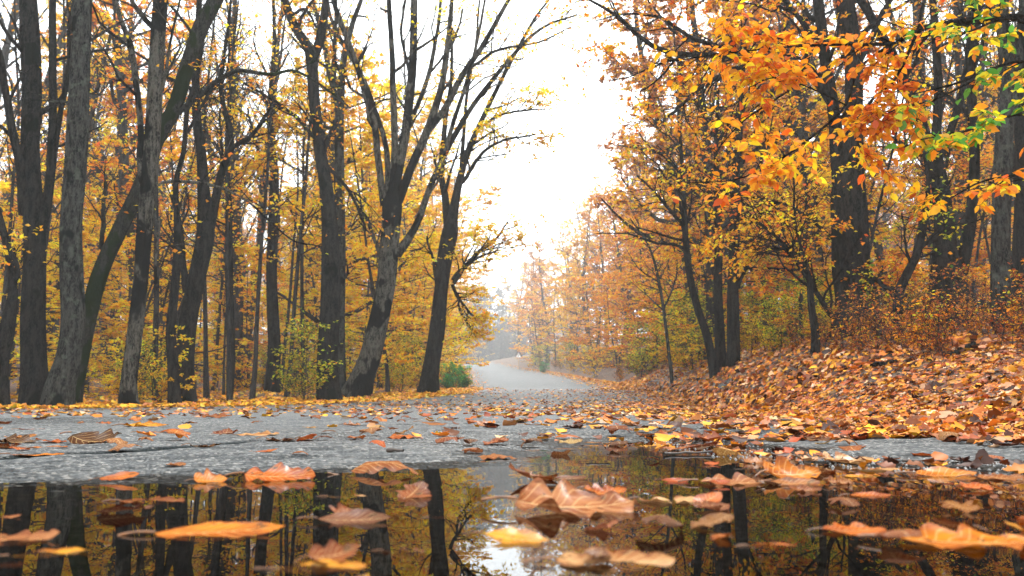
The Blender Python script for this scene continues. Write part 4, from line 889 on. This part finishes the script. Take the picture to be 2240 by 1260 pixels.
hero(620, 961, 78, 'oak', 'brown', -3, 'dark brown ragged leaf with an orange right end, left of centre', .6, .4, .06)
hero(582, 984, 52, 'oval', 'orange', 16, 'orange leaf with a lifted right tip in front of the white jagged leaf', .5, .4, tip=(8, -10))
hero(658, 996, 36, 'oval', 'tan', 0, 'small tan rolled curl of leaf on the asphalt', 1.2, .6, flip=True)
hero(722, 945, 38, 'oval', 'brown', 0, 'small brown hoop shaped leaf on mid asphalt', 1.2, .5, flip=True)
hero(770, 932, 38, 'maple', 'pink', 20, 'pale pink star-like leaf on mid asphalt', .4, .4, .06, tip=(12, 0))
hero(472, 920, 70, 'oak', 'rust', 3, 'reddish brown wide leaf pile far left of centre', .3, .3, .07, tip=(18, 0))
hero(886, 959, 78, 'oak', 'orange', 0, 'orange brown leaf curled into two bumps on central asphalt', .5, .3, .07, flip=True, tip=(10, 0))
hero(997, 957, 42, 'oval', 'rust', -4, 'small rust coloured leaf right of the two-bump leaf', .4, .4, tip=(14, 0))
hero(950, 931, 58, 'oval', 'tan', -20, 'tan and orange leaf with a raised left tip on central asphalt', .4, .4, tip=(14, 8))
hero(1068, 944, 48, 'maple', 'tan', 20, 'tan pointed leaf standing behind a yellow one, central asphalt', .4, .4, .06, tip=(35, 0))
hero(1134, 938, 36, 'maple', 'brown', 40, 'dark brown crumpled leaf right of the tan pointed leaf', .8, .6, .07, tip=(20, 0))
hero(1088, 1000, 88, 'oak', 'tan', 0, 'tan leaf with a dark hollow underside just behind the puddle', .5, .4, .05, flip=True, tip=(4, 0))
hero(1245, 962, 62, 'oval', 'orange', 0, 'glossy orange brown humped leaf right of centre', .8, .6, flip=True, tip=(6, 0))
hero(1288, 962, 48, 'oval', 'cream', -6, 'cream yellow tail of leaf touching the glossy humped leaf', .1, .3)
hero(1448, 971, 34, 'maple', 'gold', 60, 'small upright orange leaf at the far shore of the puddle', .4, .5, .05, tip=(50, 0))
hero(1172, 943, 56, 'oval', 'tan', -4, 'flat tan leaf lying before the dark crumpled leaf', .2, .2)
hero(1690, 938, 52, 'oval', 'brown', 0, 'reddish brown rolled leaf at the edge of the right litter', .3, .9, tip=(10, 0))

# ------------------------------------------------------------------ smaller single leaves, copies of a few kinds
SM = []
for i, (k, b, cu, fl) in enumerate([('oak', .3, .3, 0), ('oak', .6, .35, 1), ('maple', .4, .4, 0), ('maple', .7, .3, 1), ('oval', .3, .4, 0), ('oval', .8, .5, 1), ('oak', .15, .15, 0)]):
    V, F, uv, sv = fallen_mesh(k, 300 + i, b, cu, .05, .3, nt=16, nsd=3)
    if fl: V[:, 2] = V[:, 2].max() - V[:, 2]
    o = bpy.data.objects.new('fallen_leaf', mesh('fallen_leaf', V, [F], uv=uv)); o.data.materials.append(M_FALL); SM.append((k, fl, o))
def small_leaves():
    r = np.random.default_rng(91); items = []
    cw = [('tan', 5, 'tan'), ('pink', 4, 'pale pinkish'), ('orange', 4, 'orange'), ('brown', 3, 'brown'), ('rust', 5, 'rusty red'), ('gold', 2, 'golden yellow'), ('cream', 2, 'cream'), ('dark', 1.5, 'dark brown')]
    pw = np.array([c[1] for c in cw]); pw = pw / pw.sum(); pts = [(h[0], h[1]) for h in HERO]; n = 0; tries = 0
    while n < 165 and tries < 9000:
        tries += 1
        q = r.random(); pool_ = False
        if q < .80: y = 2.0 + 8.5 * r.random() ** .75; x = r.uniform(-.62, .62) * y
        else: y = r.uniform(.75, 2.0); x = r.uniform(-.6, .62) * y; pool_ = True
        dens = sm((x / y + .3) / .6) * .6 + .4
        if pool_: dens = .12 if x < .1 else .6
        if r.random() > dens or x > float(xr(y)) + .1 or x < float(xl(y)) - .1: continue
        z = max(Hs(x, y), .0012); u, v = proj((x, y, z))
        if any(abs(u - a) < 34 and abs(v - b) < 7 for a, b in pts): continue
        if pool_ and any(abs(u - a) < 80 and abs(v - b) < 26 for a, b in pts): continue
        pts.append((u, v)); k = r.integers(len(SM)); kind, fl, src = SM[k]; c = cw[r.choice(len(cw), p=pw)]
        o = src.copy(); COL.objects.link(o); s = r.uniform(.055, .105) * (.6 if pool_ else 1); o.scale = (s, s, s * r.uniform(.8, 1.5)); o.location = (x, y, z + .001)
        o.rotation_euler = (r.normal() * .12, r.normal() * .12, r.uniform(0, 6.28)); o.color = (*[float(np.clip(a * (1 + .15 * r.normal()), .01, .9)) for a in LC[c[0]]], 1)
        n += 1
        ref = min(REFL, key=lambda h: abs(h[0] - u) + 4 * abs(h[1] - v)); rel = ('left of' if u < ref[0] else 'right of') if abs(u - ref[0]) > 2.2 * abs(v - ref[1]) else ('behind' if v < ref[1] else 'in front of')
        items.append((o, c[2], {'oak': 'jagged', 'maple': 'pointed', 'oval': 'oval'}[kind], rel, ref[2], u, v))
    seen = {}
    for o, c, sh, rel, ref, u, v in items:
        key = f"{c} {sh} leaf {rel} the {ref}"; seen.setdefault(key, []).append((v, o))
    for key, L in seen.items():
        L.sort(key=lambda q: -q[0])
        for k, (v, o) in enumerate(L): tag(o, ' '.join(((ORD[k] + ' ') if len(L) > 1 else '').split() + key.split()[:15]), 'leaf', 'single leaves scattered over the asphalt and puddle')
small_leaves()
# ------------------------------------------------------------------ leaf litter (beyond counting)
def templ(kind, nt, nsd, seed, cup, bend):
    V, F, uv, sv = fallen_mesh(kind, seed, bend, cup, .06, .4, nt=nt, nsd=nsd, stem=False); V[:, 2] -= V[:, 2].mean(); return V, F
def litter(name, n, sampler, templates, sizes, colours, seed, tilt, lift=.6):
    r = np.random.default_rng(seed); x, y = sampler(n, r); n = len(x); acc = Acc()
    e = .03; z = np.maximum(H(x, y), 0.001); gx = (H(x + e, y) - H(x - e, y)) / (2 * e); gy = (H(x, y + e) - H(x, y - e)) / (2 * e)
    gn = norm(np.column_stack([-gx, -gy, np.ones(n)])); gn = norm(gn + r.normal(size=(n, 3)) * tilt * (r.random((n, 1)) ** .7))
    a = norm(np.cross(gn, r.normal(size=(n, 3)))); b = np.cross(gn, a); s = r.uniform(*sizes, n); c = pal(n, colours, r, .22)
    k = r.integers(0, len(templates), n)
    for i, (V, F) in enumerate(templates):
        m = k == i
        W = (V[None, :, 0, None] * a[m, None] + V[None, :, 1, None] * b[m, None] + V[None, :, 2, None] * gn[m, None]) * s[m, None, None] + np.column_stack([x, y, z + s * tilt * lift * .5 + .002])[m, None]
        Fi = F[None] + (np.arange(m.sum()) * len(V))[:, None, None]; acc.add(W, Fi, np.repeat(c[m][:, None], len(V), 1))
    return tag(link(name, acc.mesh(name), M_LITTER), kind='stuff')
LP = [(.44, .18, .07, 4), (.62, .38, .22, 2), (.55, .15, .012, 7), (.66, .27, .012, 5), (.17, .042, .008, 4), (.05, .014, .006, 4), (.28, .05, .006, 3), (.60, .28, .015, 2)]
LPY = [(.78, .40, .02, 6), (.70, .28, .02, 5), (.55, .2, .06, 2), (.3, .1, .03, 1), (.5, .42, .05, 1)]
tn = [templ('oak', 9, 1, 1, .35, .4), templ('maple', 10, 1, 2, .4, .6), templ('oak', 9, 1, 3, .25, -.5), templ('oval', 7, 1, 4, .5, .4)]
tf = [templ('oak', 5, 1, 5, .35, .5), templ('oval', 5, 1, 6, .4, -.5), templ('maple', 5, 1, 7, .4, .4)]
def s_bank_near(n, r):
    y = 2.2 + 7. * r.random(n) ** .8; x = xr(y) - .45 + r.random(n) ** .9 * (y * .68 - xr(y) + 2.9).clip(.3); return x, y
def s_bank_mid(n, r):
    y = 8.5 * (42 / 8.5) ** r.random(n); x = xr(y) - .15 + r.random(n) ** 1.2 * (3 + y * .33); return x, y
def s_edge_r(n, r):      # thinning out across the asphalt from the right
    y = 2.9 * (30 / 2.9) ** r.random(n); d = r.exponential(.62, n) * (y / 6) ** .35 ; x = xr(y) - d + .25; m = (x > xl(y)) & (pool_dist(x, y) > .0); return x[m], y[m]
def s_shore(n, r):       # dense wet leaves washed up along the right shore
    y = 1.25 + 2.1 * r.random(n); x = r.uniform(.2, .64, n) * y; pdx = pool_dist(x, y); m = (np.abs(pdx - .03 + .1 * sn(x, y, 1.6, 31)) < .12) & (sn(x, y, 2.6, 32) > -.25); return x[m], y[m]
def s_left(n, r):
    y = r.uniform(8.5, 40, n); x = xl(y) - r.exponential(1.6, n) + .5 * r.random(n); m = (x > -.7 * y); return x[m], y[m]
def s_road(n, r):        # scattered over the asphalt in the middle distance
    y = 5.5 * (26 / 5.5) ** (r.random(n) ** .8); x = r.uniform(-.62, .4, n) * y; m = (x > xl(y)) & (x < xr(y)) ; k = np.clip(.25 + (y - 8) / 10, .12, 1) * (1 - .85 * sm((y - 19) / 6) * sm((x + .6) / 1.)); m &= r.random(n) < k; return x[m], y[m]
def s_left_floor(n, r):
    y = 12 * (60 / 12) ** r.random(n); x = xl(y) - r.random(n) * (y * .5); return x, y
def s_edgefar(n, r):
    y = 28 * (190 / 28) ** r.random(n); sd_ = r.random(n) < .5; x = np.where(sd_, xl(y) + r.exponential(.35, n) - .5, xr(y) - r.exponential(.3, n) + .5); return x, y
litter('leaf_litter', 24000, s_bank_near, tn, (.032, .085), LP, 1, .42, .6)
litter('leaf_litter', 22000, s_bank_mid, tf, (.07, .12), LP, 2, .6, .8)
litter('leaf_litter', 7000, s_edge_r, tn, (.035, .09), LP, 3, .3)
litter('leaf_litter', 460, s_shore, tn, (.025, .062), LP + [(.05, .014, .006, 10), (.17, .042, .008, 6)], 9, .42)
litter('leaf_litter', 9000, s_left, tf, (.06, .11), LPY, 4, .4)
litter('leaf_litter', 7000, s_road, tf, (.05, .10), LP + [(.7, .33, .03, 8)], 5, .22)
litter('leaf_litter', 14000, s_left_floor, tf, (.08, .14), LPY, 6, .4)
litter('leaf_litter', 9000, s_edgefar, tf, (.10, .2), LP[:4] + LPY[:2], 8, .3)
# pebbles and grit that break the water at the right shore
def grit():
    r = np.random.default_rng(5); n = 2600; y = 1.0 + 2.6 * r.random(n); x = r.uniform(.15, .62, n) * y; pdx = pool_dist(x, y) + .05 * sn(x, y, 2.2, 11); m = np.abs(pdx - .02) < .16; x, y = x[m], y[m]; n = len(x)
    t = np.array([(0, 0, 1), (1, 0, 0), (0, 1, 0), (-1, 0, 0), (0, -1, 0), (0, 0, -1)], float); f = np.array([(0, 1, 2), (0, 2, 3), (0, 3, 4), (0, 4, 1), (5, 2, 1), (5, 3, 2), (5, 4, 3), (5, 1, 4)])
    s = r.uniform(.0015, .005, (n, 1, 1)); V = t * s * r.uniform(.6, 1.3, (n, 6, 3)) + np.column_stack([x, y, np.maximum(H(x, y), 0) + .001])[:, None]
    tag(link('gravel', mesh('gravel', V.reshape(-1, 3), [(f[None] + np.arange(n)[:, None, None] * 6).reshape(-1, 3)], smooth=False), plain('grit', (.22, .21, .2), .35, .6, 200, (.08, .08, .08))), kind='stuff')
grit()
# ------------------------------------------------------------------ twigs and sticks
def stick(u, v, wpx, rot, rad, label, mat=None, name='twig', bendy=.03):
    Y = 3.
    for _ in range(14):
        p = P(u, v, Y); z = max(Hs(p[0], Y), .001); Y = min(max((CAMZ - z) * FPX / (v - 895.), .4), 11) if v > 896 else Y
    L = wpx / FPX * Y / max(abs(math.cos(math.radians(rot))), .3); r = np.random.default_rng(int(u)); n = 9; t = np.linspace(-.5, .5, n)
    B = np.column_stack([t * L, r.normal(size=n) * bendy * L * .5, np.abs(r.normal(size=n)) * bendy * L * .3 + rad]); V, F = tubes(B[None], (rad * np.linspace(1, .55, n) * (1 + .15 * r.normal(size=n)))[None], 8, .06, 3)
    o = link(name, mesh(name, V, [F]), mat or M_TWIG); o.location = (p[0], Y, z); o.rotation_euler = (0, 0, math.radians(rot)); return tag(o, label, 'twig', 'twigs and bark bits on the wet asphalt')
stick(865, 988, 36, -30, .006, 'short dark chunky bark bit lying just behind the arched tan leaf')
stick(948, 972, 24, 0, .0022, 'tiny thin dark twig left of the bark chip on central asphalt')
stick(1020, 977, 20, 0, .006, 'small dark bark chip on central asphalt')
stick(1520, 992, 150, 25, .004, 'long thin dark twig lying along the far right shore of the puddle')
stick(1210, 929, 50, -15, .004, 'dark twig beside brown leaves on the far asphalt right of centre')
stick(1300, 921, 22, 0, .004, 'short twig on the pale far asphalt, left of the next one')
stick(1330, 928, 20, 0, .004, 'short twig on the pale far asphalt, rightmost of the far bits')
stick(1560, 974, 50, 6, .003, 'fine dark twig on wet gravel near the right litter')
stick(1150, 974, 40, 3, .002, 'hair thin pale twig left of the humped orange leaf')
stick(2020, 1008, 90, 2, .003, 'thin dark twig behind the yellow folded leaf at right')
stick(1185, 1062, 60, 10, .003, 'dark bent twig floating below the brown two-lobed leaf')
stick(2085, 926, 88, -8, .009, 'pale barkless stick lying on the leaf litter of the right bank', M_PALEWOOD, 'pale_stick')
def shade_bars():  # dark tubes stand in for the shade of gaps in the bank litter
    for (u, v, Y, wpx, rad, rot, lab) in ((1990, 815, 8.3, 170, .028, 8, 'dark log half buried in leaves on the right bank'), (2105, 770, 8.6, 120, .03, 35, 'black slanting log put for a dark gap higher on the right bank'), (1900, 832, 8.6, 90, .025, -12, 'short black bar put for a dark gap below the dark log')):
        p = P(u, v, Y); z = Hs(p[0], Y); L = wpx / FPX * Y; n = 14; r = np.random.default_rng(u); t = np.linspace(-.5, .5, n)
        B = np.column_stack([t * L, r.normal(size=n) * .02, r.normal(size=n) * .015 + rad * .6]); V, F = tubes(B[None], (rad * (1 + .2 * r.normal(size=n)) * np.linspace(1, .6, n))[None], 12, .08, 4)
        o = link('gap_shade_bar', mesh('gap_shade_bar', V, [F]), BARK['dark']); o.location = (p[0], Y, z); o.rotation_euler = (0, -math.atan2(Hs(p[0] + .2, Y) - Hs(p[0] - .2, Y), .4), math.radians(rot)); tag(o, lab, 'shade_bar', 'dark logs on the right bank')
shade_bars()
# ------------------------------------------------------------------ haze
def haze():
    x0, x1, y0, y1, z0, z1 = -480, 480, -80, 760, -2.5, 125
    V = np.array([(x, y, z) for z in (z0, z1) for y in (y0, y1) for x in (x0, x1)]); F = np.array([(0, 2, 3, 1), (4, 5, 7, 6), (0, 1, 5, 4), (2, 6, 7, 3), (0, 4, 6, 2), (1, 3, 7, 5)])
    m, n, out = newmat('haze'); pv = N(n, 'VolumePrincipled'); pv.inputs['Color'].default_value = (.93, .96, .98, 1); pv.inputs['Density'].default_value = HAZE; pv.inputs['Anisotropy'].default_value = .25
    n.links.new(pv.outputs[0], out.inputs['Volume']); tag(link('haze', mesh('haze', V, [F], smooth=False), m), kind='stuff')
haze()
